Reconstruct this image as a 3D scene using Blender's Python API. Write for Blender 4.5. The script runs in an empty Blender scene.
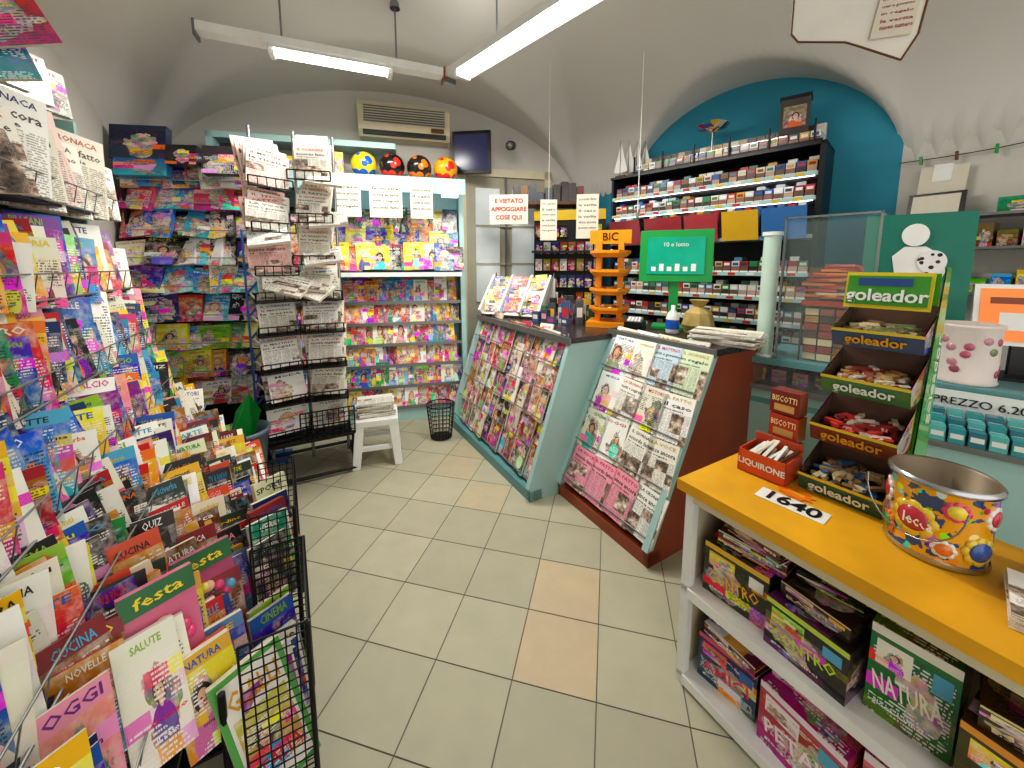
import bpy, math, random
from mathutils import Vector, Matrix
R=random.Random(11)
sc=bpy.context.scene
# ---------------------------------------------------------------- materials
def lin(h):
    h=h.lstrip('#'); o=[]
    for i in (0,2,4):
        c=int(h[i:i+2],16)/255
        o.append(c/12.92 if c<=.04045 else ((c+.055)/1.055)**2.4)
    return tuple(o)
class NT:
    def __init__(s,name):
        s.m=bpy.data.materials.new(name); s.m.use_nodes=True
        s.t=s.m.node_tree; s.n=s.t.nodes; s.l=s.t.links
        s.b=s.n['Principled BSDF']
    def new(s,t): return s.n.new(t)
    def put(s,sock,v):
        if isinstance(v,(int,float)): sock.default_value=v
        elif isinstance(v,tuple):
            sock.default_value=(v+(1,)) if (len(v)==3 and sock.type=='RGBA') else v
        else: s.l.new(v,sock)
    def M(s,op,a,b=0,c=0):
        n=s.new('ShaderNodeMath'); n.operation=op
        s.put(n.inputs[0],a); s.put(n.inputs[1],b); s.put(n.inputs[2],c); return n.outputs[0]
    def V(s,op,a,b):
        n=s.new('ShaderNodeVectorMath'); n.operation=op; s.put(n.inputs[0],a); s.put(n.inputs[1],b); return n.outputs[0]
    def noise(s,vec,scale=5,detail=2,rough=.5):
        n=s.new('ShaderNodeTexNoise'); 
        if vec is not None: s.l.new(vec,n.inputs['Vector'])
        n.inputs['Scale'].default_value=scale; n.inputs['Detail'].default_value=detail; n.inputs['Roughness'].default_value=rough
        return n
    def mix(s,f,a,b,mode='MIX'):
        n=s.new('ShaderNodeMix'); n.data_type='RGBA'; n.blend_type=mode
        s.put(n.inputs[0],f); s.put(n.inputs[6],a); s.put(n.inputs[7],b); return n.outputs[2]
    def ramp(s,f,stops,const=False):
        n=s.new('ShaderNodeValToRGB'); s.l.new(f,n.inputs[0]); e=n.color_ramp.elements
        if const: n.color_ramp.interpolation='CONSTANT'
        while len(e)<len(stops): e.new(.5)
        for k,(p,c) in enumerate(stops): e[k].position=p; e[k].color=c+(1,)
        return n.outputs[0]
def P(name,col,rough=.6,metal=0,var=.12,vs=8,bump=0,bs=40,coat=0,emit=None,es=0,trans=0,alpha=1):
    t=NT(name); c=lin(col) if isinstance(col,str) else col
    tc=t.new('ShaderNodeTexCoord'); n=t.noise(tc.outputs['Object'],vs,4)
    dark=tuple(x*(1-var) for x in c); lite=tuple(min(1,x*(1+var)) for x in c)
    t.put(t.b.inputs['Base Color'],t.mix(n.outputs['Fac'],dark,lite))
    t.b.inputs['Roughness'].default_value=rough; t.b.inputs['Metallic'].default_value=metal
    if coat: t.b.inputs['Coat Weight'].default_value=coat
    if alpha<1: t.b.inputs['Alpha'].default_value=alpha
    if emit: t.b.inputs['Emission Color'].default_value=lin(emit)+(1,); t.b.inputs['Emission Strength'].default_value=es
    if bump:
        b=t.new('ShaderNodeBump'); b.inputs['Strength'].default_value=bump; b.inputs['Distance'].default_value=.01
        n2=t.noise(tc.outputs['Object'],bs,5); t.l.new(n2.outputs['Fac'],b.inputs['Height']); t.l.new(b.outputs[0],t.b.inputs['Normal'])
    return t.m
def vcol(name,rough=.5,coat=0,dirt=.25):
    t=NT(name); a=t.new('ShaderNodeAttribute'); a.attribute_name='Col'
    tc=t.new('ShaderNodeTexCoord'); n=t.noise(tc.outputs['Object'],9,4)
    t.put(t.b.inputs['Base Color'],t.mix(t.M('MULTIPLY',n.outputs['Fac'],dirt),a.outputs['Color'],(.25,.24,.22)))
    t.b.inputs['Roughness'].default_value=rough; t.b.inputs['Coat Weight'].default_value=coat
    return t.m
def cover(name,style='mag',rough=.35,coat=.3):
    t=NT(name)
    a=t.new('ShaderNodeAttribute'); a.attribute_name='Col'
    b=t.new('ShaderNodeAttribute'); b.attribute_name='Col2'
    uvn=t.new('ShaderNodeTexCoord'); sx=t.new('ShaderNodeSeparateXYZ'); t.l.new(uvn.outputs['UV'],sx.inputs[0])
    u,v=sx.outputs[0],sx.outputs[1]
    rnd=b.outputs['Alpha']
    def comb(x,y,z):
        cc=t.new('ShaderNodeCombineXYZ'); t.put(cc.inputs[0],x); t.put(cc.inputs[1],y); t.put(cc.inputs[2],z); return cc.outputs[0]
    vec=comb(u,v,t.M('MULTIPLY',rnd,40.0))
    def gt(x,y): return t.M('GREATER_THAN',x,y)
    def lt(x,y): return t.M('LESS_THAN',x,y)
    def fr(k): return t.M('FRACT',t.M('MULTIPLY',rnd,float(k)))
    def AND(*xs):
        o=xs[0]
        for x in xs[1:]: o=t.M('MULTIPLY',o,x)
        return o
    n8=t.noise(t.V('MULTIPLY',vec,(5,6.5,5)),1,4,.6)
    if style in('mag','pack'):
        g=t.M('MULTIPLY_ADD',t.M('SUBTRACT',n8.outputs['Fac'],.5),1.8,.1)
        hb=t.new('ShaderNodeHueSaturation'); t.put(hb.inputs['Hue'],t.M('MULTIPLY_ADD',v,.12,.46)); hb.inputs['Saturation'].default_value=1.15; t.l.new(a.outputs['Color'],hb.inputs['Color'])
        col=t.mix(g,hb.outputs['Color'],(.9,.86,.8) if style=='mag' else (.03,.03,.05))
        wr=t.new('ShaderNodeTexWhiteNoise'); wr.noise_dimensions='1D'; t.put(wr.inputs['W'],t.M('MULTIPLY',rnd,777.0))
        hc=t.new('ShaderNodeHueSaturation'); hc.inputs['Saturation'].default_value=1.7; t.l.new(wr.outputs['Color'],hc.inputs['Color'])
        fig=t.ramp(n8.outputs['Fac'],[(.36,(.02,.015,.02)),(.45,(.22,.09,.06)),(.52,(.55,.27,.15)),(.58,(.8,.6,.4)),(.68,(.95,.93,.9))])
        hs0=t.new('ShaderNodeHueSaturation'); hs0.inputs['Saturation'].default_value=2.2; t.l.new(n8.outputs['Color'],hs0.inputs['Color'])
        tint=t.mix(.6 if style=='pack' else .4,fig,hs0.outputs['Color'])
        cx=t.M('MULTIPLY_ADD',fr(13),.4,.3)
        du=t.M('SUBTRACT',u,cx); dv=t.M('SUBTRACT',v,.38)
        rr=t.M('ADD',t.M('MULTIPLY',t.M('MULTIPLY',du,du),5.0),t.M('MULTIPLY',t.M('MULTIPLY',dv,dv),3.2))
        n2=t.noise(t.V('MULTIPLY',vec,(4,4,1.7)),1,2)
        fm=lt(t.M('MULTIPLY_ADD',t.M('SUBTRACT',n2.outputs['Fac'],.5),1.5,rr),.36)
        col=t.mix(AND(fm,lt(v,.8)),col,tint)
        if style=='mag':
            port=gt(fr(9),.42); sz=t.M('MULTIPLY_ADD',fr(23),.6,.5)
            pu=t.M('DIVIDE',t.M('SUBTRACT',u,cx),sz); pv=t.M('DIVIDE',t.M('SUBTRACT',v,.52),sz)
            def E(x,y,rx,ry):
                p=t.M('DIVIDE',t.M('SUBTRACT',pu,x),rx); q=t.M('DIVIDE',t.M('SUBTRACT',pv,y),ry)
                return lt(t.M('ADD',t.M('MULTIPLY',p,p),t.M('MULTIPLY',q,q)),1.0)
            hair=t.ramp(fr(31),[(0,(.02,.012,.01)),(.3,(.12,.05,.02)),(.6,(.5,.3,.1)),(.85,(.3,.08,.03))],True)
            skin=t.mix(t.M('MULTIPLY',n8.outputs['Fac'],.7),(.86,.55,.4),(.5,.24,.15))
            col=t.mix(AND(port,E(.0,.0,.2,.2)),col,hair)
            col=t.mix(AND(port,E(.0,-.5,.36,.33)),col,hc.outputs['Color'])
            col=t.mix(AND(port,E(.0,-.14,.07,.1)),col,skin)
            col=t.mix(AND(port,E(.0,-.01,.125,.14)),col,skin)
            col=t.mix(AND(port,t.M('MAXIMUM',E(-.05,.02,.024,.012),E(.05,.02,.024,.012))),col,(.03,.02,.02))
            col=t.mix(AND(port,E(0,-.085,.04,.014)),col,(.6,.04,.06))
        wn=t.new('ShaderNodeTexWhiteNoise'); t.l.new(comb(t.M('FLOOR',t.M('MULTIPLY',u,2.6)),t.M('FLOOR',t.M('MULTIPLY',v,7.0)),t.M('MULTIPLY',rnd,99.0)),wn.inputs['Vector'])
        hs=t.new('ShaderNodeHueSaturation'); hs.inputs['Saturation'].default_value=1.5; t.l.new(wn.outputs['Color'],hs.inputs['Color'])
        col=t.mix(AND(gt(wn.outputs['Value'],.8),lt(v,.7)),col,hs.outputs['Color'])
        band=AND(gt(v,.84),gt(fr(5),.35))
        col=t.mix(band,col,a.outputs['Color'])
        ln=t.M('FLOOR',t.M('MULTIPLY',v,26.0))
        n4=t.noise(comb(t.M('MULTIPLY',u,38.0),t.M('MULTIPLY',ln,3.7),t.M('MULTIPLY',rnd,60.0)),1,0)
        reg=t.noise(t.V('MULTIPLY',vec,(1.8,4,2.9)),1,0)
        tx=AND(gt(n4.outputs['Fac'],.44),lt(t.M('FRACT',t.M('MULTIPLY',v,26.0)),.5),gt(reg.outputs['Fac'],.5),lt(v,.8),gt(u,.05),lt(u,.95))
        tcol=t.mix(gt(fr(7),.5),(.9,.9,.85),(.03,.03,.03))
        col=t.mix(t.M('MULTIPLY',tx,.85),col,tcol)
    else:
        ln=t.M('FLOOR',t.M('MULTIPLY',v,38.0))
        n4=t.noise(comb(t.M('MULTIPLY',u,44.0),t.M('MULTIPLY',ln,3.7),t.M('MULTIPLY',rnd,60.0)),1,0)
        colg=gt(t.M('FRACT',t.M('MULTIPLY',u,4.0)),.1)
        tx=AND(gt(n4.outputs['Fac'],.42),lt(t.M('FRACT',t.M('MULTIPLY',v,38.0)),.5),lt(v,.62),colg,gt(u,.04),lt(u,.97))
        col=t.mix(t.M('MULTIPLY',tx,.6),a.outputs['Color'],(.08,.08,.08))
        wn=t.new('ShaderNodeTexWhiteNoise'); t.l.new(comb(t.M('FLOOR',t.M('MULTIPLY',u,2.5)),t.M('FLOOR',t.M('MULTIPLY',v,5.0)),t.M('MULTIPLY',rnd,99.0)),wn.inputs['Vector'])
        fig=t.ramp(n8.outputs['Fac'],[(.33,(.03,.03,.03)),(.48,(.2,.14,.11)),(.58,(.6,.45,.35)),(.68,(.85,.84,.8))])
        col=t.mix(AND(gt(wn.outputs['Value'],.68),lt(v,.6)),col,fig)
    t.put(t.b.inputs['Base Color'],col)
    t.b.inputs['Roughness'].default_value=rough; t.b.inputs['Coat Weight'].default_value=coat
    t.b.inputs['Coat Roughness'].default_value=.15
    return t.m
COV=cover('magazine_cover','mag',.4,.12)
SHN=cover('plastic_wrapped_cover','pack',.22,.5)
NEWS=cover('newspaper_print','news',.85,0)
INKM=vcol('printed_ink',.5,0,.0)
VC=vcol('coloured_card',.5,.1)
VP=vcol('coloured_plastic',.25,.4)
PAPER=P('paper_edge','#dcd6c6',.85,var=.08)
WHITE=P('white_plastic','#e9ebe8',.35)
PLASTER=P('wall_plaster','#cfccc6',.95,var=.06,vs=2,bump=.25,bs=25)
CEIL=P('ceiling_plaster','#dcdad6',.95,var=.04,vs=1.5,bump=.2,bs=12)
CYAN=P('cyan_wall_paint','#3791aa',.85,var=.08,vs=3)
TEAL=P('pale_teal_laminate','#a8cbc9',.45,var=.06,vs=5)
TEALD=P('teal_edge','#6a9da2',.45)
BLACK=P('black_metal','#17181b',.4,.3)
BLK=P('black_plastic','#15161a',.35)
DARKTOP=P('dark_granite','#3a3230',.25,var=.5,vs=60)
REDWOOD=P('redwood_panel','#94482c',.4,var=.3,vs=4)
YELLOW=P('yellow_wood','#dfa61c',.5,var=.3,vs=6)
CHROME=P('chrome_wire','#b9bcc0',.25,.9)
GREYM=P('grey_metal','#8b8f90',.4,.6)
GREY=P('grey_plastic','#6d7276',.5)
ORANGE=P('orange_plastic','#f09a1c',.35)
GREEN=P('green_plastic','#1f9a4c',.35)
DGREEN=P('sign_green','#0f7866',.4)
NAVY=P('navy_shelf','#232b3a',.45)
BROWN=P('brown_wood','#6b4426',.5,var=.3)
CREAM=P('cream_plastic','#d6cdb0',.5)
TAN=P('door_paint','#b0ab9a',.6)
TUBE=P('fluorescent_tube','#ffffff',.4,emit='#fffaf0',es=7)
LED=P('led_strip','#ffffff',.4,emit='#e8f4ff',es=5)
SCREEN=P('monitor_screen','#0a7c66',.2,emit='#0a9a7a',es=.6,var=.4,vs=12)
SCREENO=P('orange_screen','#e8813a',.3,emit='#e8813a',es=.4)
GLASS=P('clear_acrylic','#bcd0ce',.05,alpha=.1)
GLOW=P('frosted_pane','#d0d6d6',.6,emit='#e8f0f2',es=.1)
ALLC=[lin(x) for x in ('#d01820','#f0bc10','#1c60b8','#f4f4ec','#d83880','#1c90b8','#e87818','#1c9044','#7a3098','#efeadb','#f0d830','#a81428','#50b0d8','#f0a0b8','#143470','#ffffff','#202024','#94c028','#e8e8e0','#302c30')]
WARM=[lin(x) for x in ('#c9202a','#e8c23a','#d8487c','#e87a2c','#f0e8d8','#a01828','#f4d850','#3a66a8','#2a2a30','#e0a080','#f4f4ee')]
BLUES=[lin(x) for x in ('#1048b0','#10a0d8','#c81e28','#101828','#e8e8e8','#f0c020','#0a2c78','#d83080','#2878d0','#181818','#c02028','#204890','#18b0c8','#e8e0d0')]
WHITES=[lin(x) for x in ('#efece2','#e6e2d4','#f2f2ee','#dedcd2')]
BOOKS=[lin(x) for x in ('#f0ece0','#c82028','#202428','#e8e0c8','#1c4c94','#f4f4f0','#8a2028','#e0b030','#304038','#ffffff','#d85028','#5a88b8','#2a2020','#701820')]
def W(x,y,z=0,th=0): return Matrix.Translation((x,y,z))@Matrix.Rotation(math.radians(th),4,'Z')
def T(x,y,z): return Matrix.Translation((x,y,z))
def RX(a): return Matrix.Rotation(math.radians(a),4,'X')
def RY(a): return Matrix.Rotation(math.radians(a),4,'Y')
def RZ(a): return Matrix.Rotation(math.radians(a),4,'Z')
def SC(x,y,z): return Matrix.Diagonal((x,y,z,1))
I4=Matrix.Identity(4)
WORDS={}
def word(txt):
    if txt in WORDS: return WORDS[txt]
    cu=bpy.data.curves.new('tmp','FONT'); cu.body=txt; cu.resolution_u=1; cu.size=1; cu.offset=.015
    ob=bpy.data.objects.new('tmp',cu); bpy.context.collection.objects.link(ob)
    dg=bpy.context.evaluated_depsgraph_get(); me=bpy.data.meshes.new_from_object(ob.evaluated_get(dg))
    vs=[tuple(v.co) for v in me.vertices]; fs=[tuple(p.vertices) for p in me.polygons]
    xs=[v[0] for v in vs]; ys=[v[1] for v in vs]; x0,x1,y0,y1=min(xs),max(xs),min(ys),max(ys)
    vs=[((v[0]-x0)/(x1-x0)-.5,0,(v[1]-y0)/(y1-y0)) for v in vs]
    bpy.data.objects.remove(ob); bpy.data.curves.remove(cu); bpy.data.meshes.remove(me)
    WORDS[txt]=(vs,fs); return WORDS[txt]
MAGT='CUCINA|SALUTE|orizzonti|GENTE|STORIA|casa bella|MODA|SPORT|ENIGMI|amica|VIAGGI|MOTORI|NATURA|giardino|CALCIO|NOVELLE|cuore|MUSICA|CINEMA|donna oggi|OGGI|VERO|SETTE|QUIZ|cruciverba|parole crociate|TV & RADIO|PIU SANI|sudoku|ARTE'.split('|')
NEWT='IL CORRIERE|LA GAZZETTA|IL GIORNALE|LA VOCE|IL MATTINO|IL TEMPO|LA CRONACA|IL FATTO'.split('|')
HEADS='nuovo numero|tutti i segreti|speciale estate|le ricette|in regalo|la verita|accordo fatto|torna la serie|crisi e governo|il caso|vince ancora'.split('|')
class MB:
    def __init__(s): s.V=[];s.F=[];s.FM=[];s.UV=[];s.C=[];s.C2=[];s.S=[];s.mats=[]
    def mi(s,m):
        if m not in s.mats: s.mats.append(m)
        return s.mats.index(m)
    def add(s,vs,fs,m,M=I4,uv=None,c=(1,1,1),c2=(0,0,0),r=None,smooth=False):
        b=len(s.V); k=s.mi(m); r=R.random() if r is None else r
        s.V+=[tuple(M@Vector(v)) for v in vs]
        for i,f in enumerate(fs):
            s.F.append([b+j for j in f]); s.FM.append(k); s.S.append(smooth)
            q=uv[i] if uv else ([(0,0),(1,0),(1,1),(0,1)] if len(f)==4 else [(.5+.5*math.cos(6.283*j/len(f)),.5+.5*math.sin(6.283*j/len(f))) for j in range(len(f))])
            s.UV+=q; s.C+=[tuple(c)+(1,)]*len(f); s.C2+=[tuple(c2)+(r,)]*len(f)
    def text(s,M,txt,w,h,c):
        vs,fs=word(txt); s.add(vs,fs,INKM,M@SC(w,1,h),c=c)
    def box(s,M,x0,x1,y0,y1,z0,z1,m,c=(1,1,1),c2=(0,0,0),r=None,front=None,other=None):
        vs=[(x0,y0,z0),(x1,y0,z0),(x1,y1,z0),(x0,y1,z0),(x0,y0,z1),(x1,y0,z1),(x1,y1,z1),(x0,y1,z1)]
        fs=[(0,1,5,4),(1,2,6,5),(2,3,7,6),(3,0,4,7),(4,5,6,7),(3,2,1,0)]
        if other:
            s.add(vs,fs[:1],m,M,c=c,c2=c2,r=r); s.add(vs,fs[1:],other,M,c=c)
        else: s.add(vs,fs,m,M,c=c,c2=c2,r=r)
    def cyl(s,p0,p1,r0,m,r1=None,seg=8,M=I4,c=(1,1,1),c2=(0,0,0),caps=True,smooth=True,rr=None):
        r1=r0 if r1 is None else r1
        p0=Vector(p0);p1=Vector(p1);d=(p1-p0).normalized()
        a=d.orthogonal().normalized() if abs(d.z)<.99 else Vector((1,0,0)); b=d.cross(a)
        vs=[]
        for q,rad in((p0,r0),(p1,r1)):
            for i in range(seg+1):
                t=2*math.pi*i/seg; vs.append(tuple(q+(a*math.cos(t)+b*math.sin(t))*rad))
        n=seg+1
        fs=[(i,i+1,n+i+1,n+i) for i in range(seg)]
        uv=[[(i/seg,0),((i+1)/seg,0),((i+1)/seg,1),(i/seg,1)] for i in range(seg)]
        s.add(vs,fs,m,M,uv=uv,c=c,c2=c2,smooth=smooth,r=rr)
        if caps:
            s.add(vs,[tuple(range(seg-1,-1,-1)),tuple(range(n,n+seg))],m,M,c=c,c2=c2,r=rr)
    def tube(s,pts,r,m,seg=5,M=I4,c=(1,1,1)):
        for a,b in zip(pts,pts[1:]): s.cyl(a,b,r,m,seg=seg,M=M,caps=False,c=c)
    def wire(s,M,w,h,nx,nz,r,m=None):
        m=m or BLACK
        for i in range(nx+1):
            x=w*i/nx; s.cyl((x,0,0),(x,0,h),r*(1.6 if i in(0,nx) else 1),m,seg=4,M=M,caps=False,smooth=False)
        for i in range(nz+1):
            z=h*i/nz; s.cyl((0,0,z),(w,0,z),r*(1.8 if i in(0,nz) else 1),m,seg=4,M=M,caps=False,smooth=False)
    def lathe(s,prof,m,M=I4,seg=20,c=(1,1,1),c2=(0,0,0),smooth=True,r=None):
        vs=[];fs=[];uv=[]; n=seg+1; L=len(prof)
        for (rr,z) in prof:
            for i in range(n):
                t=2*math.pi*i/seg; vs.append((rr*math.cos(t),rr*math.sin(t),z))
        for j in range(L-1):
            for i in range(seg):
                fs.append((j*n+i,j*n+i+1,(j+1)*n+i+1,(j+1)*n+i)); uv.append([(i/seg,j/(L-1)),((i+1)/seg,j/(L-1)),((i+1)/seg,(j+1)/(L-1)),(i/seg,(j+1)/(L-1))])
        s.add(vs,fs,m,M,uv=uv,c=c,c2=c2,smooth=smooth,r=r)
    def sphere(s,p,r,m,M=I4,c=(1,1,1),seg=16,sz=1):
        prof=[(max(1e-4,r*math.sin(math.pi*j/10)),-r*sz*math.cos(math.pi*j/10)) for j in range(11)]
        s.lathe(prof,m,M@T(*p),seg,c)
    def mag(s,M,w,h,t,c,c2,mat=None,r=None,edge=None,txt=True):
        mat=mat or COV
        s.box(M,-w/2,w/2,-t,0,0,h,mat,c=c,c2=c2,r=r,other=edge or PAPER)
        if not txt: return
        y=-t-.0008
        if mat is NEWS:
            s.text(M@T(0,y,h*.87),rc(NEWT),w*.8,h*.07,c2)
            s.text(M@T(0,y,h*.72),rc(HEADS),w*.88,h*.09,(.02,.02,.02)); s.text(M@T(-w*.1,y,h*.64),rc(HEADS),w*.66,h*.05,(.02,.02,.02))
        else:
            s.text(M@T(R.uniform(-.1,.1)*w,y,h*R.uniform(.84,.88)),rc(MAGT),w*R.uniform(.45,.8),h*R.uniform(.06,.1),c2)
            for q in range(3):
                if R.random()<.6: s.text(M@T(R.uniform(-.18,.18)*w,y,h*R.uniform(.06,.72)),rc(HEADS),w*R.uniform(.35,.6),h*R.uniform(.028,.045),rc([(.95,.95,.9),(.95,.8,.05),(.8,.02,.04),(.02,.02,.02)]))
    def build(s,name,parent=None,bevel=0):
        me=bpy.data.meshes.new(name)
        xs=[v[0] for v in s.V];ys=[v[1] for v in s.V];zs=[v[2] for v in s.V]
        o=Vector(((min(xs)+max(xs))/2,(min(ys)+max(ys))/2,min(zs)))
        me.from_pydata([(v[0]-o.x,v[1]-o.y,v[2]-o.z) for v in s.V],[],s.F)
        for m in s.mats: me.materials.append(m)
        me.polygons.foreach_set('material_index',s.FM); me.polygons.foreach_set('use_smooth',s.S)
        ul=me.uv_layers.new(name='UVMap'); ul.data.foreach_set('uv',[k for q in s.UV for k in q])
        for nm,d in (('Col',s.C),('Col2',s.C2)):
            at=me.attributes.new(nm,'FLOAT_COLOR','CORNER'); at.data.foreach_set('color',[k for q in d for k in q])
        me.update()
        ob=bpy.data.objects.new(name,me); ob.location=o; bpy.context.collection.objects.link(ob)
        if parent: ob.parent=parent; ob.matrix_parent_inverse=Matrix.Translation(parent.location).inverted()
        if bevel:
            b=ob.modifiers.new('bevel','BEVEL'); b.width=bevel; b.segments=2; b.limit_method='ANGLE'
        return ob
def label(parent,txt,M,size,mat,ext=.001,align='CENTER',bold=0):
    cu=bpy.data.curves.new('lettering','FONT'); cu.body=txt; cu.size=size; cu.extrude=ext; cu.align_x=align; cu.align_y='CENTER'; cu.offset=bold
    cu.materials.append(mat)
    ob=bpy.data.objects.new('lettering',cu); bpy.context.collection.objects.link(ob)
    ob.parent=parent; ob.matrix_parent_inverse=Matrix.Translation(parent.location).inverted(); ob.matrix_basis=M
    return ob
def rc(p=ALLC): return R.choice(p)
def two(p):
    a=rc(p); b=rc(ALLC)
    while sum(abs(x-y) for x,y in zip(a,b))<.7: b=rc(ALLC)
    return a,b
def row(mb,M,x0,x1,step,w,h,tilt=12,yaw=0,pal=ALLC,mat=None,t=.008,jit=4,hj=.03,dy=0,txt=True):
    x=x0
    while x<x1:
        a,b=two(pal)
        mb.mag(M@T(x,R.uniform(-.01,.01)+dy,R.uniform(-.01,.012))@RZ(yaw+R.uniform(-jit,jit))@RX(-tilt+R.uniform(-2,2))@RY(R.uniform(-jit*.6,jit*.6)),w*R.uniform(.88,1.08),h+R.uniform(-hj,hj),t*R.uniform(.6,1.6),a,b,mat,txt=txt)
        x+=step*R.uniform(.8,1.25)
# ---------------------------------------------------------------- room
PL=Vector((-3.24,3.46)); PB=Vector((.696,4.516)); PC=Vector((2.53,2.60)); PR=Vector((4.9,-1.5)); PLE=Vector((-.375,-1.5))
def wall(name,p,q,mat,z1=3.6,z0=0,ext=.1):
    d=(q-p).normalized(); n=Vector((-d.y,d.x))
    if n.dot(Vector((0,1.2))-p)>0: n=-n
    th=math.degrees(math.atan2(d.y,d.x)); L=(q-p).length
    mb=MB(); s=1 if (Vector((-d.y,d.x)).dot(n)>0) else -1
    y0,y1=(0,.12) if s>0 else (-.12,0)
    mb.box(W(p.x,p.y,0,th),-ext,L+ext,y0,y1,z0,z1,mat); return mb.build(name)
wall('wall_left',PLE,PL,PLASTER); wall('wall_back',PL,PB,PLASTER); wall('wall_niche',PB,PC,CYAN); wall('wall_right',PC,PR,PLASTER)
def dist(p,a,b):
    d=(b-a).normalized(); n=Vector((-d.y,d.x)); 
    if n.dot(Vector((0,1.2))-a)<0: n=-n
    return (p-a).dot(n),(p-a).dot(d)
def zc(x,y):
    p=Vector((x,y)); z=9
    for a,b,rad in((PLE,PL,1.7),(PL,PB,1.9),(PB,PC,1.9),(PC,PR,2.0)):
        d,_=dist(p,a,b); d=max(0,min(1,d/rad)); z=min(z,2.15+1.3*math.sqrt(max(0,1-(1-d)**2)))
    for a,b,c,hw,sp,pk in((PL,PB,2.1,2.02,2.15,3.17),(PB,PC,1.69,.96,2.15,2.93)):
        d,w=dist(p,a,b); q=(w-c)/hw
        if abs(q)<1 and d<2.4: z=max(z,sp+(pk-sp)*math.sqrt(1-q*q)+.06*max(0,d))
    return z
mb=MB(); nx,ny=190,160; x0,x1,y0,y1=-3.5,5.1,-1.55,4.75
vs=[(x0+(x1-x0)*i/nx,y0+(y1-y0)*j/ny,zc(x0+(x1-x0)*i/nx,y0+(y1-y0)*j/ny)) for j in range(ny+1) for i in range(nx+1)]
fs=[(j*(nx+1)+i,(j+1)*(nx+1)+i,(j+1)*(nx+1)+i+1,j*(nx+1)+i+1) for j in range(ny) for i in range(nx)]
mb.add(vs,fs,CEIL,smooth=True); mb.build('ceiling')
GROUT=P('grout','#6f6a60',.9); TILE=vcol('ceramic_floor_tile',.6,0,.4)
mb=MB(); mb.box(I4,-3.6,5.2,-1.6,4.9,-.08,-.002,GROUT)
FM=W(0,1.2275,0,-14); S=.30
for i in range(-16,20):
    for j in range(-14,16):
        c=Vector(lin('#b6b299'))*R.uniform(.9,1.06)
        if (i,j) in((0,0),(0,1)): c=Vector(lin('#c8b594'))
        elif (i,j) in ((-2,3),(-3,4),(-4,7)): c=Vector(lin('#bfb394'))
        elif R.random()<.08: c=Vector(lin('#bbb092'))
        w=FM@Vector(((i+.5)*S,(j+.5)*S,0))
        if not(-3.4<w.x<5 and -1.4<w.y<4.7): continue
        g=.0022
        mb.add([(i*S+g,j*S+g,0),((i+1)*S-g,j*S+g,0),((i+1)*S-g,(j+1)*S-g,0),(i*S+g,(j+1)*S-g,0)],[(0,1,2,3)],TILE,FM,c=tuple(c))
mb.build('floor')
BW=W(PL.x,PL.y,0,15.0); BD=BW@T(.1,0,0)
mb=MB()
mb.box(BD,2.72,3.62,-.05,-.005,0,2.45,TAN); mb.box(BD,2.84,3.1,-.07,-.045,1.1,2.3,GLOW); mb.box(BD,3.24,3.5,-.07,-.045,1.1,2.3,GLOW)
mb.box(BD,2.84,3.1,-.06,-.045,.15,.95,CREAM); mb.box(BD,3.24,3.5,-.06,-.045,.15,.95,CREAM); mb.box(BD,3.16,3.18,-.08,-.045,0,2.42,GREY)
for z in (1.5,1.9): mb.box(BD,2.84,3.5,-.08,-.06,z,z+.02,TAN)
mb.box(BD,2.66,2.74,-.08,-.005,0,2.5,CREAM); mb.box(BD,3.6,3.68,-.08,-.005,0,2.5,CREAM); mb.box(BD,2.66,3.68,-.08,-.005,2.42,2.5,CREAM)
mb.cyl((3.2,-.12,1.0),(3.2,-.12,1.15),.012,CHROME,M=BD)
mb.build('door_1')
mb=MB(); A=BW@T(1.83,0,2.7)
prof=[(0,0),(-.16,.0),(-.21,.05),(-.22,.26),(-.19,.31),(0,.32)]
vs=[(0,p[0],p[1]) for p in prof]+[(.84,p[0],p[1]) for p in prof]; n=len(prof)
mb.add(vs,[(i,n+i,n+i+1,i+1) for i in range(n-1)]+[tuple(range(n-1,-1,-1))[::-1],tuple(range(2*n-1,n-1,-1))],CREAM,A)
for k in range(7): mb.box(A,.05,.79,-.226,-.215,.12+k*.022,.13+k*.022,GREY)
mb.box(A,.04,.8,-.215,-.16,.015,.05,BLK); mb.box(A,.66,.78,-.226,-.22,.06,.1,BROWN)
mb.build('air_conditioner')
mb=MB(); A=W(-.4,3.95,2.4,-8)
mb.box(A,-.19,.19,0,.05,0,.4,BLK); mb.box(A,-.165,.165,-.004,0,.03,.37,P('tv_screen','#1c2036',.2,emit='#403c68',es=.35,var=.9,vs=6))
mb.box(A,-.03,.03,.05,.35,.15,.25,BLACK)
mb.build('wall_television')
mb=MB(); mb.cyl((-.0,4.1,2.72),(-.0,4.3,2.75),.012,GREYM); mb.cyl((-.02,3.98,2.67),(-.0,4.12,2.71),.045,BLK,seg=12); mb.sphere((-.02,3.98,2.67),.035,GREYM); mb.build('security_camera')
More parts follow.
